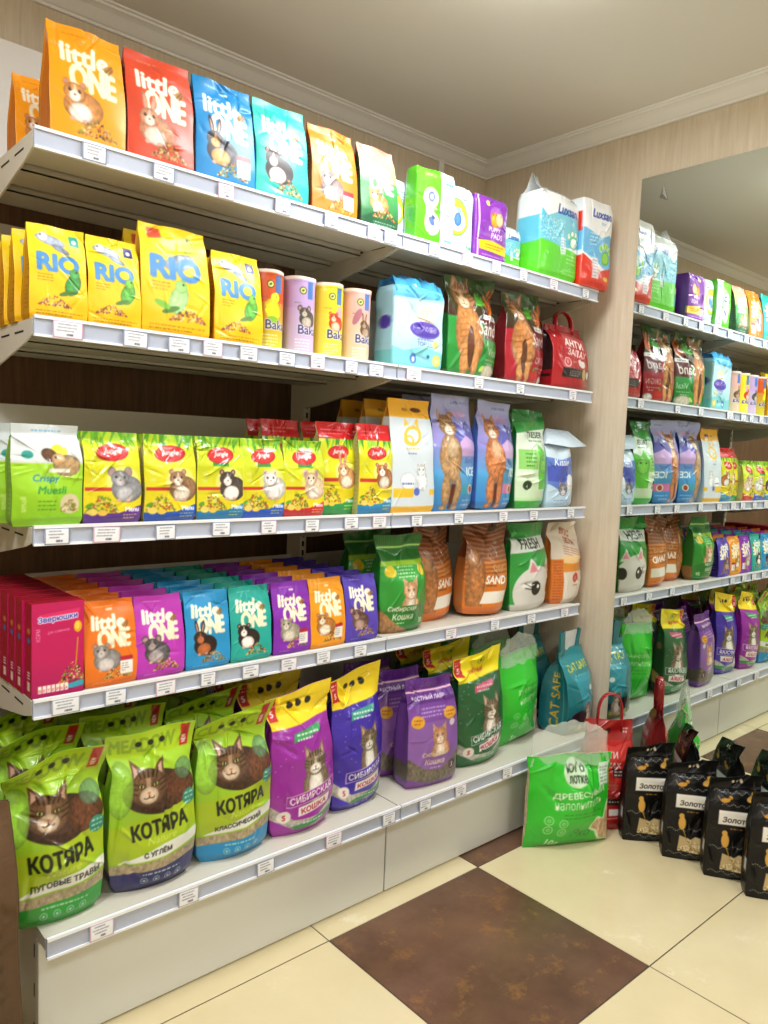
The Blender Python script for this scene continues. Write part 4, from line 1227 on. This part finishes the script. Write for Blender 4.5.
jungle('j_pig', '1c7ab0', '4c4040', 'f4ece0', 'round', top='b8d828', badge=1)
jungle('j_rat', '1c52c0', 'dcd8d4', 'f4f0ec', 'round', top='b8d828', badge=1)
jungle('j_mouse', 'c41c24', 'e0c0a0', 'f4e4d4', 'big', top='b8d828', badge=1)
jungle('j_rab', '1c9448', 'c8905c', 'f0dcc4', 'long', True, big=True)
jungle('j_red', '1c82b8', 'b06c3c', 'f4ecdc', 'round', True, big=True)
design('crispy', 'food_pouch', 'pouch', .145, .215, .06, 'soft', a_crispy, side='9ccc2c', back='9ccc2c', sideart=side_text('6c9a3c', 'b8d890'), nu=90, mats=('film', 'film'), topcol='e6ecec')
def can(key, bg, low, pic):
    design(key, 'food_canister', 'canister', .088, .205, .088, 'can', a_can(bg, low, pic), side=bg, back=low, nu=96, mats=('tin', 'tin'), topcol='e0d4c8')
can('can_orange', 'c8501c', 'c8cc30', p_canary)
can('can_lilac', 'b89ccc', 'c8b4d4', p_rat)
can('can_yellow', 'e8cc28', 'ecd848', p_ham)
can('can_pink', 'dcaaa0', 'd8c4a0', p_rab)

def tofu_top():
    m = MB()
    n = 16
    v, f = [], []
    for i in range(n + 1):
        x = -.095 + .19 * i / n
        for j, (y, z) in enumerate(((-.05, .222), (-.03, .262), (.0, .285 - .02 * abs(x) / .09), (.03, .262), (.05, .222))):
            v.append((x * (1 - .1 * (j == 2)), y + .006 * math.sin(i * 1.3 + j), z + .007 * math.sin(i * .9 + j * 2)))
    for i in range(n):
        for j in range(4): f.append((i * 5 + j, (i + 1) * 5 + j, (i + 1) * 5 + j + 1, i * 5 + j + 1))
    m.add(v, f)
    return [extra_mesh(m, 'folded_top', M['bluefilm'])]
M['bluefilm'] = mat('blue_translucent_film', '4aa8dc', rough=.2, bump=.8, bscale=18, alpha=.8, coat=.4)
design('tofu', 'litter_pack', 'litter pack', .195, .240, .10, 'pack', a_tofu, side='9fd4e4', back='9fd4e4', nu=100, sideart=lambda v: (v.rect(0, 0, 100, 100, 'a8d8e8'), v.ell(50, 56, 36, 20, '4f3aa4'), v.rect(0, 0, 100, 22, '7fcfd6')), mats=('film',), extras=tofu_top)
design('sand_green', 'litter_bag', 'litter bag', .250, .322, .11, 'litter', a_sand_cat('1f8a34', 'Vital', lo_green), side='1c5a24', back='1f8a34', nu=104, sideart=lambda v: (v.rect(0, 0, 100, 100, '1f6a2c'), v.rect(0, 60, 100, 100, '3a1d10')), tilt=.01)
design('sand_red', 'litter_bag', 'litter bag', .225, .316, .11, 'litter', a_sand_cat('a4182a', 'ORIGIN', lo_red), side='5c1418', back='8c1018', nu=96, tilt=.01)
def handle_loop(w, z0, hh, th, mm, y=0.0):
    def f():
        pts = [(-w / 2, y, z0 - .02)]
        for k in range(13):
            t = math.pi * (1 - k / 12)
            pts.append((w / 2 * math.cos(t), y + .01 * math.sin(t), z0 + hh * math.sin(t) ** .6))
        pts.append((w / 2, y, z0 - .02))
        return [extra_mesh(MB().tube(pts, th, 8, flat=.25), 'handle', M[mm])]
    return f
M['redfilm'] = mat('red_film', 'a81a20', rough=.25, bump=.5, bscale=25, coat=.4)
design('anti', 'litter_bag', 'litter bag', .215, .240, .13, 'soft', a_anti, side='8c1018', back='8c1018', nu=92, sideart=lambda v: (v.rect(0, 0, 100, 100, '2a1214'), v.rect(0, 0, 100, 30, '8c1018'), v.rect(10, 20, 90, 24, '1a0c0e')), extras=handle_loop(.10, .235, .06, .011, 'redfilm'))
def lux_top():
    m = MB()
    v, f = [], []
    n = 14
    for i in range(n + 1):
        x = -.10 + .2 * i / n
        for j, (y, z) in enumerate(((-.05, .275), (-.02, .300), (0, .312 if i > 2 else .345), (.02, .300), (.05, .275))):
            v.append((x, y, z + .006 * math.sin(i * 1.7 + j)))
    for i in range(n):
        for j in range(4): f.append((i * 5 + j, (i + 1) * 5 + j, (i + 1) * 5 + j + 1, i * 5 + j + 1))
    return [extra_mesh(m.add(v, f), 'gathered_top', M['whitefilm'])]
M['whitefilm'] = mat('white_film', 'e8eef0', rough=.22, bump=.8, bscale=16, alpha=.85, coat=.4)
design('lux_green', 'diaper_pack', 'pad pack', .210, .285, .12, 'pack', a_lux('green'), side='e4ecec', back='e8eef0', nu=112, sideart=lambda v: (v.rect(0, 0, 100, 100, 'e4ecf0'), v.rect(0, 38, 100, 70, '62c0dc'), v.rect(0, 0, 100, 40, '5ccc2a')), mats=('film',), topcol='e8eef0', extras=lux_top)
design('lux_red', 'diaper_pack', 'pad pack', .165, .305, .11, 'pack', a_lux('red'), side='d8331f', back='e8eef0', nu=84, sideart=lambda v: (v.rect(0, 0, 100, 100, 'e4ecf0'), v.rect(0, 0, 100, 34, 'd8331f'), v.rect(0, 40, 100, 62, '6bb6e4'), v.rect(0, 62, 100, 84, 'd8331f')), mats=('film',), topcol='e8eef0')
design('pad_green', 'diaper_pack', 'pad pack', .150, .222, .06, 'pack', a_pad_green, side='5ac824', back='e8eef0', nu=84, mats=('film',), topcol='bcd8c0')
design('pad_yellow', 'diaper_pack', 'pad pack', .100, .205, .09, 'pack', a_pad_yellow, side='58b83c', back='dcebf2', nu=72, mats=('film',), topcol='dcebf2')
design('pad_purple', 'diaper_pack', 'pad pack', .148, .205, .10, 'pack', a_pad_purple, side='64208a', back='64208a', nu=88, mats=('film',), topcol='7b2f9e')
def slot_top():
    return []
design('mix', 'litter_bag', 'litter bag', .175, .345, .10, 'gusset', a_mix, side='dfe0dc', back='eeb830', nu=92, sideart=lambda v: (v.rect(0, 0, 100, 100, 'd8dcd8'), v.rect(0, 84, 100, 100, 'b87018')), mats=('soft', 'soft'), topcol='eeb01c')
design('ice_blue', 'litter_bag', 'litter bag', .198, .372, .115, 'litter', a_ice('3a9cb8', 'b08a60'), side='2c4a94', back='5a7cc0', nu=104, wide=1.0)
design('ice_pink', 'litter_bag', 'litter bag', .198, .364, .115, 'litter', a_ice('d878ac', 'c47a4c'), side='4a6cb8', back='5a7cc0', nu=96)
design('fresh_white', 'litter_bag', 'litter bag', .170, .350, .11, 'litter', a_fresh, side='1f6a34', back='5fc43c', nu=90)
def kiss_top():
    m = MB().add([(-.075, -.03, .235), (.06, -.035, .225), (.135, -.05, .232), (.05, -.02, .285), (-.07, -.01, .29), (.03, .03, .235), (-.07, .03, .235)],
                 [(0, 1, 3, 4), (1, 2, 3), (2, 5, 3), (5, 6, 4, 3), (0, 4, 6)])
    return [extra_mesh(m, 'folded_top', M['paleblue'])]
M['paleblue'] = mat('pale_blue_film', 'cfe0ec', rough=.3, bump=.5, bscale=18, coat=.3)
design('kiss', 'litter_bag', 'litter bag', .150, .260, .10, 'soft', a_kiss, side='b8d0e4', back='b8d0e4', nu=84, extras=kiss_top)

def a_boxside(v):
    v.rect(0, 0, 100, 100, 'a01028'); v.rect(30, 6, 72, 16, 'ecd8cc'); v.rect(30, 19, 72, 20.5, 'e8e4ec'); v.rect(30, 22, 72, 23.5, 'e8e4ec'); v.rect(30, 25, 72, 26.5, 'e8e4ec')
    v.ell(50, 70, 22, 14, 'c8803c'); v.ell(50, 60, 20, 14, '3c6cb4')
design('hbox', 'food_box', 'box', .110, .205, .046, 'box', a_box, side='8c0f22', back='9c1030', nu=92, sideart=a_boxside, mats=('card',), topcol='a01428')
design('elite', 'litter_bag', 'litter bag', .195, .300, .12, 'litter', a_elite, side='1c6a24', back='1f7a28', nu=100, sideart=lambda v: (v.rect(0, 0, 100, 100, '227a2a'), v.rect(0, 0, 100, 22, 'a87a4a')))
design('sands', 'litter_bag', 'litter bag', .195, .320, .11, 'litter', a_sands, side='b06a30', back='a85a20', nu=92, sideart=lambda v: (v.rect(0, 0, 100, 100, 'b0703c'), v.rect(0, 60, 100, 100, '7a3c1c')))
design('fresh_cat', 'litter_bag', 'litter bag', .215, .315, .12, 'litter', a_fresh_cat, side='1f7a30', back='27963a', nu=96)
design('orange_white', 'litter_bag', 'litter bag', .190, .308, .12, 'litter', a_orw, side='d8752a', back='dcc8b0', nu=84)

KG = '86b824'
def kot(key, low, sub, sp_, hdr='MEADOW', **k):
    design(key, 'litter_bag', 'litter bag', .208, .372, .115, 'litter', a_kot(low, sub, sp_, '', hdr=hdr), side=KG, back='6a9a20', nu=128,
           sideart=lambda v: (v.rect(0, 0, 100, 100, '7fae24'), v.rect(0, 0, 100, 13, low), v.rect(0, 13, 100, 19, 'a89878')), **k)
kot('kot_meadow', '2c9a34', 'ЛУГОВЫЕ ТРАВЫ', -4, 'MEADOW', fold=.04, tilt=.022, wide=1.04, droop=.01)
kot('kot_coal', '2a2560', 'С УГЛЁМ', 8, 'MEADOW', fold=.015, tilt=.004, wide=1.02)
kot('kot_classic', '1f8cc4', 'КЛАССИЧЕСКИЙ', -6, 'CLASSIC', fold=.03, tilt=.02, wide=1.05)
design('sib_purple', 'litter_bag', 'litter bag', .208, .385, .12, 'litter', a_sibir('96219c', 'a52ca8', '3c9c5c'), side='7a1784', back='7a1784', nu=116, tilt=.018, wide=.98, sideart=side_text('84198c', 'a850b0', 60))
design('sib_blue', 'litter_bag', 'litter bag', .200, .395, .12, 'litter', a_sibir('3a24a0', '4630b4', '3c9c8c', low='ЧИСТЫЕ ЛАПЫ'), side='2a1880', back='2a1880', nu=104, tilt=.018, wide=1.02, sideart=side_text('2c1a86', '5a48b0', 60))
design('lilac', 'litter_bag', 'litter bag', .190, .335, .11, 'soft', a_lilac, side='6a3c94', back='6a3c94', nu=104, sideart=lambda v: (v.rect(0, 0, 100, 100, '6f4296'), v.rect(0, 78, 100, 100, '4a1c70'), v.rect(0, 8, 100, 24, '5c5448')))
design('dark_green', 'litter_bag', 'litter bag', .222, .375, .115, 'litter', a_dark_green, side='0f4020', back='14552c', nu=100, tilt=.015, wide=1.02, sideart=lambda v: (v.rect(0, 0, 100, 100, '103c20'), v.ell(50, 60, 30, 14, '6a4a34', fur=.2), v.poly([(0, 10), (100, 16), (100, 32), (0, 22)], 'a88a50')))
def clear_top(w, z0, z1, d, sag=.02):
    def f():
        v, fc = [], []
        n = 20
        for s in (-1, 1):
            for i in range(n + 1):
                x = -w / 2 + w * i / n
                for j in range(4):
                    t = j / 3
                    zz = z0 + (z1 - z0) * t - sag * t * (2 * x / w) ** 2 * 2.2
                    yy = s * d / 2 * (1 - t) ** .8 * (1 - .6 * (2 * x / w) ** 2) + s * .0012
                    v.append((x * (1 - .10 * math.sin(t * 2.4)), yy + .006 * math.sin(i * 1.1 + j), zz + .004 * math.sin(i * 1.9)))
        N = (n + 1) * 4
        for k in range(2):
            for i in range(n):
                for j in range(3):
                    q = (k * N + i * 4 + j, k * N + (i + 1) * 4 + j, k * N + (i + 1) * 4 + j + 1, k * N + i * 4 + j + 1)
                    fc.append(q if k == 0 else q[::-1])
        return [extra_mesh(MB().add(v, fc), 'clear_top', M['clear'])]
    return f
wood_side = lambda v: (v.rect(0, 0, 100, 100, 'cdb896', fur=.1), v.rect(0, 88, 100, 100, '2cb02c'))
design('wood_small', 'litter_bag', 'litter bag', .235, .330, .11, 'flat', a_wood(False), side='c8b48c', back='2cb02c', nu=84, sideart=wood_side, extras=clear_top(.230, .29, .395, .05))
design('wood_big', 'litter_bag', 'litter bag', .315, .320, .12, 'flat', a_wood(True), side='c8b48c', back='2cb02c', nu=128, backprint=True, sideart=wood_side, extras=clear_top(.30, .285, .435, .05))
def teal_top():
    m = MB()
    m.prism_y([(-.075, .285), (-.040, .290), (-.045, .385), (-.080, .380)], -.004, .004, 0)
    m.prism_y([(.045, .285), (.070, .285), (.085, .375), (.070, .380)], -.004, .004, 0)
    m.prism_y([(-.045, .300), (.046, .296), (.072, .374), (-.045, .378)], .004, .007, 1)
    me = bpy.data.meshes.new('carry_top')
    me.from_pydata(m.v, [], m.f)
    me.materials.append(M['tealfilm']); me.materials.append(M['whitefilm'])
    me.polygons.foreach_set('material_index', m.mi)
    return [('carry_top', me)]
M['tealfilm'] = mat('teal_film', '14707a', rough=.28, bump=.4, bscale=20, coat=.4)
def a_tealside(v):
    v.rect(0, 0, 100, 100, '105e66'); v.text('CAT SAFE', 66, 8, 30, 'c89a2c', 'l', 122, .03, 0, 90)
    v.rect(80, 4, 83, 84, '3a9a9c')
design('teal', 'litter_bag', 'litter bag', .200, .312, .17, 'soft', a_teal, side='105e66', back='105e66', nu=92, sideart=a_tealside, ns=40, extras=teal_top)
def straps():
    out = []
    pts = []
    for k in range(15):
        t = math.pi * (1 - k / 14)
        pts.append((.045 * math.cos(t) * (1 if abs(math.cos(t)) < .99 else 1), -.004, .385 + .105 * math.sin(t) ** .55))
    pts = [(-.045, -.006, .35)] + pts + [(.045, -.006, .35)]
    return [extra_mesh(MB().tube(pts, .013, 8, flat=.25), 'handle', M['redfilm'])]
design('red_bag', 'litter_bag', 'litter bag', .185, .395, .10, 'crumple', a_red, side='a01a1c', back='b02020', nu=92, backprint=True, extras=straps)
M['blackfilm'] = mat('black_film', attr=True, rough=.34, spec=.35, bump=.55, bscale=11, bdist=.014, detail=2.0, warp=1.6)
design('black', 'litter_bag', 'litter bag', .172, .345, .068, 'crumple', a_black, side='0b0b0d', back='0b0b0d', nu=104, backprint=True, tilt=.012, fold=.02, mats=('blackfilm', 'blackfilm'),
       sideart=lambda v: (v.rect(0, 0, 100, 100, '0b0b0d'), v.ell(40, 36, 24, 8, 'a8743c', 70), v.rect(30, 22, 70, 33, 'c8ccd4')))
design('sack', 'paper_sack', 'sack', .34, .62, .17, 'sack', a_sack, side='4c361e', back='4c361e', nu=60, mats=('sack', 'sack'))

# ------------------------------------------------------------------ top shelf
G = 'little rodent food pouches on the top shelf'
put(0, 'L_hamster', .120, 'yellow-orange pouch with a hamster', G)
place('L_hamster', .078, -.50, SH[0] - .003, 'orange rodent pouch standing behind the end of the top shelf', G, rz=4, sc=.74)
put(0, 'L_rabbit', .283, 'brick-red pouch with a rabbit', G)
put(0, 'L_blue', .447, 'blue pouch with a dark rabbit', G)
put(0, 'L_teal', .608, 'large teal pouch with a guinea pig', G)
put(0, 'L_rat', .776, 'deep orange pouch with a grey rat', G, sc=.96)
put(0, 'L_alt', .934, 'pouch with salmon top and dark green base', G, sc=.95)
G = 'packs of absorbent pads on the top shelf'
put(0, 'pad_yellow', 1.058, 'narrow yellow and blue pad pack', G, yf=-.60, sc=.9)
put(0, 'pad_green', 1.150, 'green and white pad pack', G, rz=-3)
put(0, 'pad_yellow', 1.277, 'white pad pack with a yellow ring', G, yf=-.655)
put(0, 'pad_purple', 1.404, 'purple pad pack with puppies', G)
put(0, 'lux_green', 1.555, 'small green-bottomed pad pack', G, yf=-.62, n=1, sc=.52)
put(0, 'lux_green', 1.738, 'tall white and green pad pack with a paw print', G, yf=-.690, z=SH[0] + .001)
put(0, 'lux_red', 1.935, 'tall white and red pad pack', G, yf=-.712, rz=-2, z=SH[0] + .001)

# ------------------------------------------------------------------ second shelf
G = 'yellow bird food pouches on the second shelf'
put(1, 'rio_parrot', .060, 'yellow pouch with a green parrot', G, n=5, dy=.075, dx=-.004)
put(1, 'rio_budgie', .180, 'small yellow pouch with a dark badge', G, n=2)
put(1, 'rio_big', .326, 'wide yellow pouch with a budgerigar', G, n=2)
put(1, 'rio_budgie', .492, 'yellow pouch beside the canisters', G, n=2, sc=1.14)
G = 'round food canisters on the second shelf'
put(1, 'can_orange', .600, 'orange and green canister with a canary', G, yf=-.655)
put(1, 'can_lilac', .701, 'lilac canister with a dark rodent', G, yf=-.655)
put(1, 'can_yellow', .798, 'yellow canister with a red hamster', G, yf=-.655)
put(1, 'can_pink', .897, 'pale pink canister with a brown rabbit', G, yf=-.655)
G = 'cat litter bags on the second shelf'
put(1, 'tofu', 1.105, 'pale blue tofu litter pack', G, rz=-2)
put(1, 'sand_green', 1.364, 'litter bag with a standing cat and green base', G, rz=4, n=1)
put(1, 'sand_red', 1.634, 'litter bag with a standing cat and crimson base', G, rz=4)
put(1, 'anti', 1.900, 'red litter bag with loop handle', G, n=2)

# ------------------------------------------------------------------ third shelf
G = 'printed food pouches on the third shelf'
put(2, 'crispy', .040, 'white and lime muesli pouch', G, n=3, dy=.075, dx=-.02)
put(2, 'j_chin', .181, 'yellow pouch with purple base', G, n=3, dy=.09)
put(2, 'j_ham', .320, 'yellow pouch with royal blue base', G, n=3, dy=.09)
put(2, 'j_pig', .454, 'lime pouch with turquoise base', G, n=3, dy=.09)
put(2, 'j_rat', .578, 'lime pouch with blue base and white rat', G, n=2, dy=.09)
put(2, 'j_mouse', .708, 'lime pouch with red base and mice', G, n=1)
put(2, 'j_red', .708, 'red-topped pouch behind the mouse pouch', G, yf=-.56, n=2)
put(2, 'j_rab', .842, 'red-topped pouch with green base', G, yf=-.64, n=2)
put(2, 'j_red', .962, 'red-topped pouch with blue base', G, n=2)
G = 'cat litter bags on the third shelf'
put(2, 'mix', 1.112, 'white litter bag with yellow top', G, n=3, dy=.115, dx=.003)
put(2, 'ice_blue', 1.304, 'blue bag with tabby and teal band', G, n=2, dy=.135)
put(2, 'ice_pink', 1.510, 'blue litter bag with a ginger cat and pink band', G, rz=3, ry=1.5)
put(2, 'fresh_white', 1.708, 'white and green litter bag marked four', G, n=2, dx=.01, dy=.128)
put(2, 'kiss', 1.868, 'pale blue litter bag with a folded pointed top', G)

# ------------------------------------------------------------------ fourth shelf
G = 'hamster food boxes on the fourth shelf'
put(3, 'hbox', .060, 'magenta hamster food box', G, n=8, dy=.050, rz=0, dx=-.002, jit=.003)
G = 'small rodent food pouches on the fourth shelf'
for k, (kk, x, s) in enumerate([('s_orange', .180, 'small orange pouch with a grey rat'), ('s_magenta', .300, 'small magenta pouch with a chinchilla'),
        ('s_blue', .426, 'small sky blue pouch with a rabbit'), ('s_teal', .551, 'small teal pouch with a guinea pig'),
        ('s_purple', .680, 'small purple pouch with a pale rodent'), ('s_yellow', .802, 'small amber pouch with a hamster'), ('s_indigo', .926, 'small indigo pouch with a brown degu')]):
    put(3, kk, x, s, G, n=6, dy=.073)
G = 'cat litter bags on the fourth shelf'
put(3, 'elite', 1.108, 'green bag with kitten and ribbed top', G, n=2, dx=.0, dy=.15)
put(3, 'sands', 1.312, 'orange striped bag beside the ribbed green bag', G, rz=10, yf=-.60)
put(3, 'sands', 1.506, 'orange striped bag beside the cat face', G, rz=-8, yf=-.65, ry=4)
put(3, 'fresh_cat', 1.735, 'green litter bag with a big grey cat face', G)
put(3, 'orange_white', 1.972, 'orange and cream litter bag beside the end wall', G, yf=-.66)

# ------------------------------------------------------------------ bottom shelf
G = 'cat litter bags on the bottom shelf'
put(4, 'kot_meadow', .042, 'lime bag with green base', G, n=3, dy=.16, rz=-6, dx=.004)
put(4, 'kot_coal', .264, 'lime litter bag with navy base', G, n=3, dy=.16, rz=-5)
put(4, 'kot_classic', .480, 'lime litter bag with sky blue base', G, n=3, dy=.16, rz=-5)
put(4, 'sib_purple', .690, 'magenta bag with yellow header', G, n=3, dy=.15, rz=-1, dx=.005)
put(4, 'sib_blue', .902, 'royal blue litter bag with yellow header', G, n=1, yf=-.72, rz=3)
put(4, 'lilac', 1.185, 'lilac litter bag with a kitten', G, n=3, dy=.125, dx=-.02, rz=-8)
put(4, 'dark_green', 1.432, 'dark green litter bag with yellow top', G, n=3, dy=.14, rz=-2, yf=-.73)
put(4, 'wood_small', 1.705, 'bright green bag with clear top', G, n=3, dy=.13, yf=-.70, rz=4, ry=-4)
put(4, 'teal', 1.965, 'teal litter bag with carry handle', G, n=2, dy=.2, yf=-.755, rz=8, sc=1.0)

# ------------------------------------------------------------------ on the floor
def floor_bag(key, x, y, rz, label, group=None, ry=0, sc=1.0):
    place(key, x, y - DS[key]['d'] / 2 * sc, .001, label, group, rz, 0, ry, sc)
floor_bag('wood_big', 1.690, -.885, -27, 'big bright green wood litter bag with clear top, on the floor')
floor_bag('red_bag', 1.921, -.888, -36, 'red litter bag with strap handle, on the floor by the mirror')
G = 'black litter bags standing along the mirror'
floor_bag('black', 1.955, -1.034, -40, 'black litter bag on the floor, beside the red bag', G)
floor_bag('black', 1.955, -1.190, -50, 'black litter bag on the floor, second from the red bag', G, sc=.98)
floor_bag('black', 1.955, -1.335, -51, 'black litter bag on the floor, third from the red bag', G, sc=.98)
floor_bag('black', 1.945, -1.475, -50, 'black litter bag on the floor, farthest from the red bag', G)
floor_bag('sack', -.238, -.80, 3, 'brown paper sack on the floor left of the shelving')

floor_bag('sack', -.235, -.42, -4, 'second brown paper sack, added behind the first to darken the gap beside the shelving', sc=.9)  # added sack, keeps light out of the gap left of the base

# ------------------------------------------------------------------ price tags clipped to the rails
TAGS = {0: [(0.12, .05), (0.274, .05), (0.43, .042), (0.589, .045), (0.741, .045), (0.888, .045), (0.95, .048), (1.124, .045), (1.268, .045), (1.404, .04), (1.542, .04), (1.709, .045), (1.90, .04)],
 1: [(0.068, .061), (0.214, .056), (0.318, .054), (0.404, .05), (0.502, .05), (0.615, .05), (0.712, .046), (0.826, .044), (0.916, .055), (1.062, .06), (1.348, .044), (1.557, .044), (1.858, .044)],
 2: [(0.048, .051), (0.154, .060), (0.292, .049), (0.437, .050), (0.574, .046), (0.711, .046), (0.846, .052), (0.950, .052), (1.1, .046), (1.285, .044), (1.504, .044), (1.669, .046), (1.89, .044)],
 3: [(0.068, .060), (0.178, .050), (0.299, .050), (0.41, .041), (0.531, .050), (0.649, .050), (0.764, .048), (0.897, .048), (1.274, .05), (1.49, .046), (1.689, .048), (1.888, .046)],
 4: [(0.115, .052), (0.32, .051), (0.532, .051), (0.749, .054), (0.95, .050), (1.097, .05), (1.254, .05), (1.482, .05)]}
tagmesh = []
for q in range(6):
    edge = ['5a6a94', 'c88aa8', '5a6a94', '888890', 'b890b0', '5a6a94'][q]
    cv = Cv(.05, .034, 40, 26, 'eceef4')
    cv.rect(0, 0, 100, 100, edge); cv.rect(3, 4, 97, 96, 'eef0f5')
    for r_ in range(3): cv.script(12 + rng.uniform(0, 8), 78 - r_ * 19, 84, 1, '3c3c50', th=5)
    cv.script(46, 14, 74, 1, '28283c', th=12)
    g = cv.out()
    v = []
    for j in range(27):
        for i in range(41): v.append(((i / 40 - .5), -.0012 - .0006 * math.sin(j / 26 * 3), (j / 26 - .5)))
    f = [(j * 41 + i, j * 41 + i + 1, (j + 1) * 41 + i + 1, (j + 1) * 41 + i) for j in range(26) for i in range(40)]
    o_ = len(v)
    v += [(-.5, 0, -.5), (.5, 0, -.5), (.5, 0, .5), (-.5, 0, .5)]
    f += [(o_ + 3, o_ + 2, o_ + 1, o_), (0, o_, o_ + 1, 40), (26 * 41, 26 * 41 + 40, o_ + 2, o_ + 3)]
    me = bpy.data.meshes.new('price_tag')
    me.from_pydata(v, [], f)
    at = me.color_attributes.new('Col', 'FLOAT_COLOR', 'POINT')
    rgba = np.ones((len(v), 4)); rgba[:, :3] = .85; rgba[:o_, :3] = lin(g.reshape(-1, 3)); at.data.foreach_set('color', rgba.reshape(-1))
    me.materials.append(M['paper'])
    tagmesh.append(me)
seen = {}
USED = set()
for L, lst in TAGS.items():
    for k, (x, w_) in enumerate(lst):
        near = min(FRONTS[L], key=lambda q: abs(q[0] - x))[1]
        base = f'price tag below the {near}'
        seen[(L, near)] = seen.get((L, near), 0) + 1
        if seen[(L, near)] > 1: base = base.replace('price tag', 'extra price tag')
        words = base.split()
        lab = ' '.join(words[:16])
        lab = lab if lab not in USED else lab.replace('price tag', 'farther right price tag'); USED.add(lab)
        o = bpy.data.objects.new('price_tag', tagmesh[(k * 5 + L) % 6])
        col.objects.link(o)
        hh = .036 if L < 4 else .038
        o.scale = (w_, 1, hh - .002)
        o.location = (x, (YR if L < 4 else YB) - .0042, SH[L] - .022 - .001 * (k % 3))
        o.rotation_euler = (0, R([0, 1.2, -1, .6][k % 4]), 0)
        tag(o, lab, 'price tag', f'price tags on the {SHELVES[L]} shelf rail')
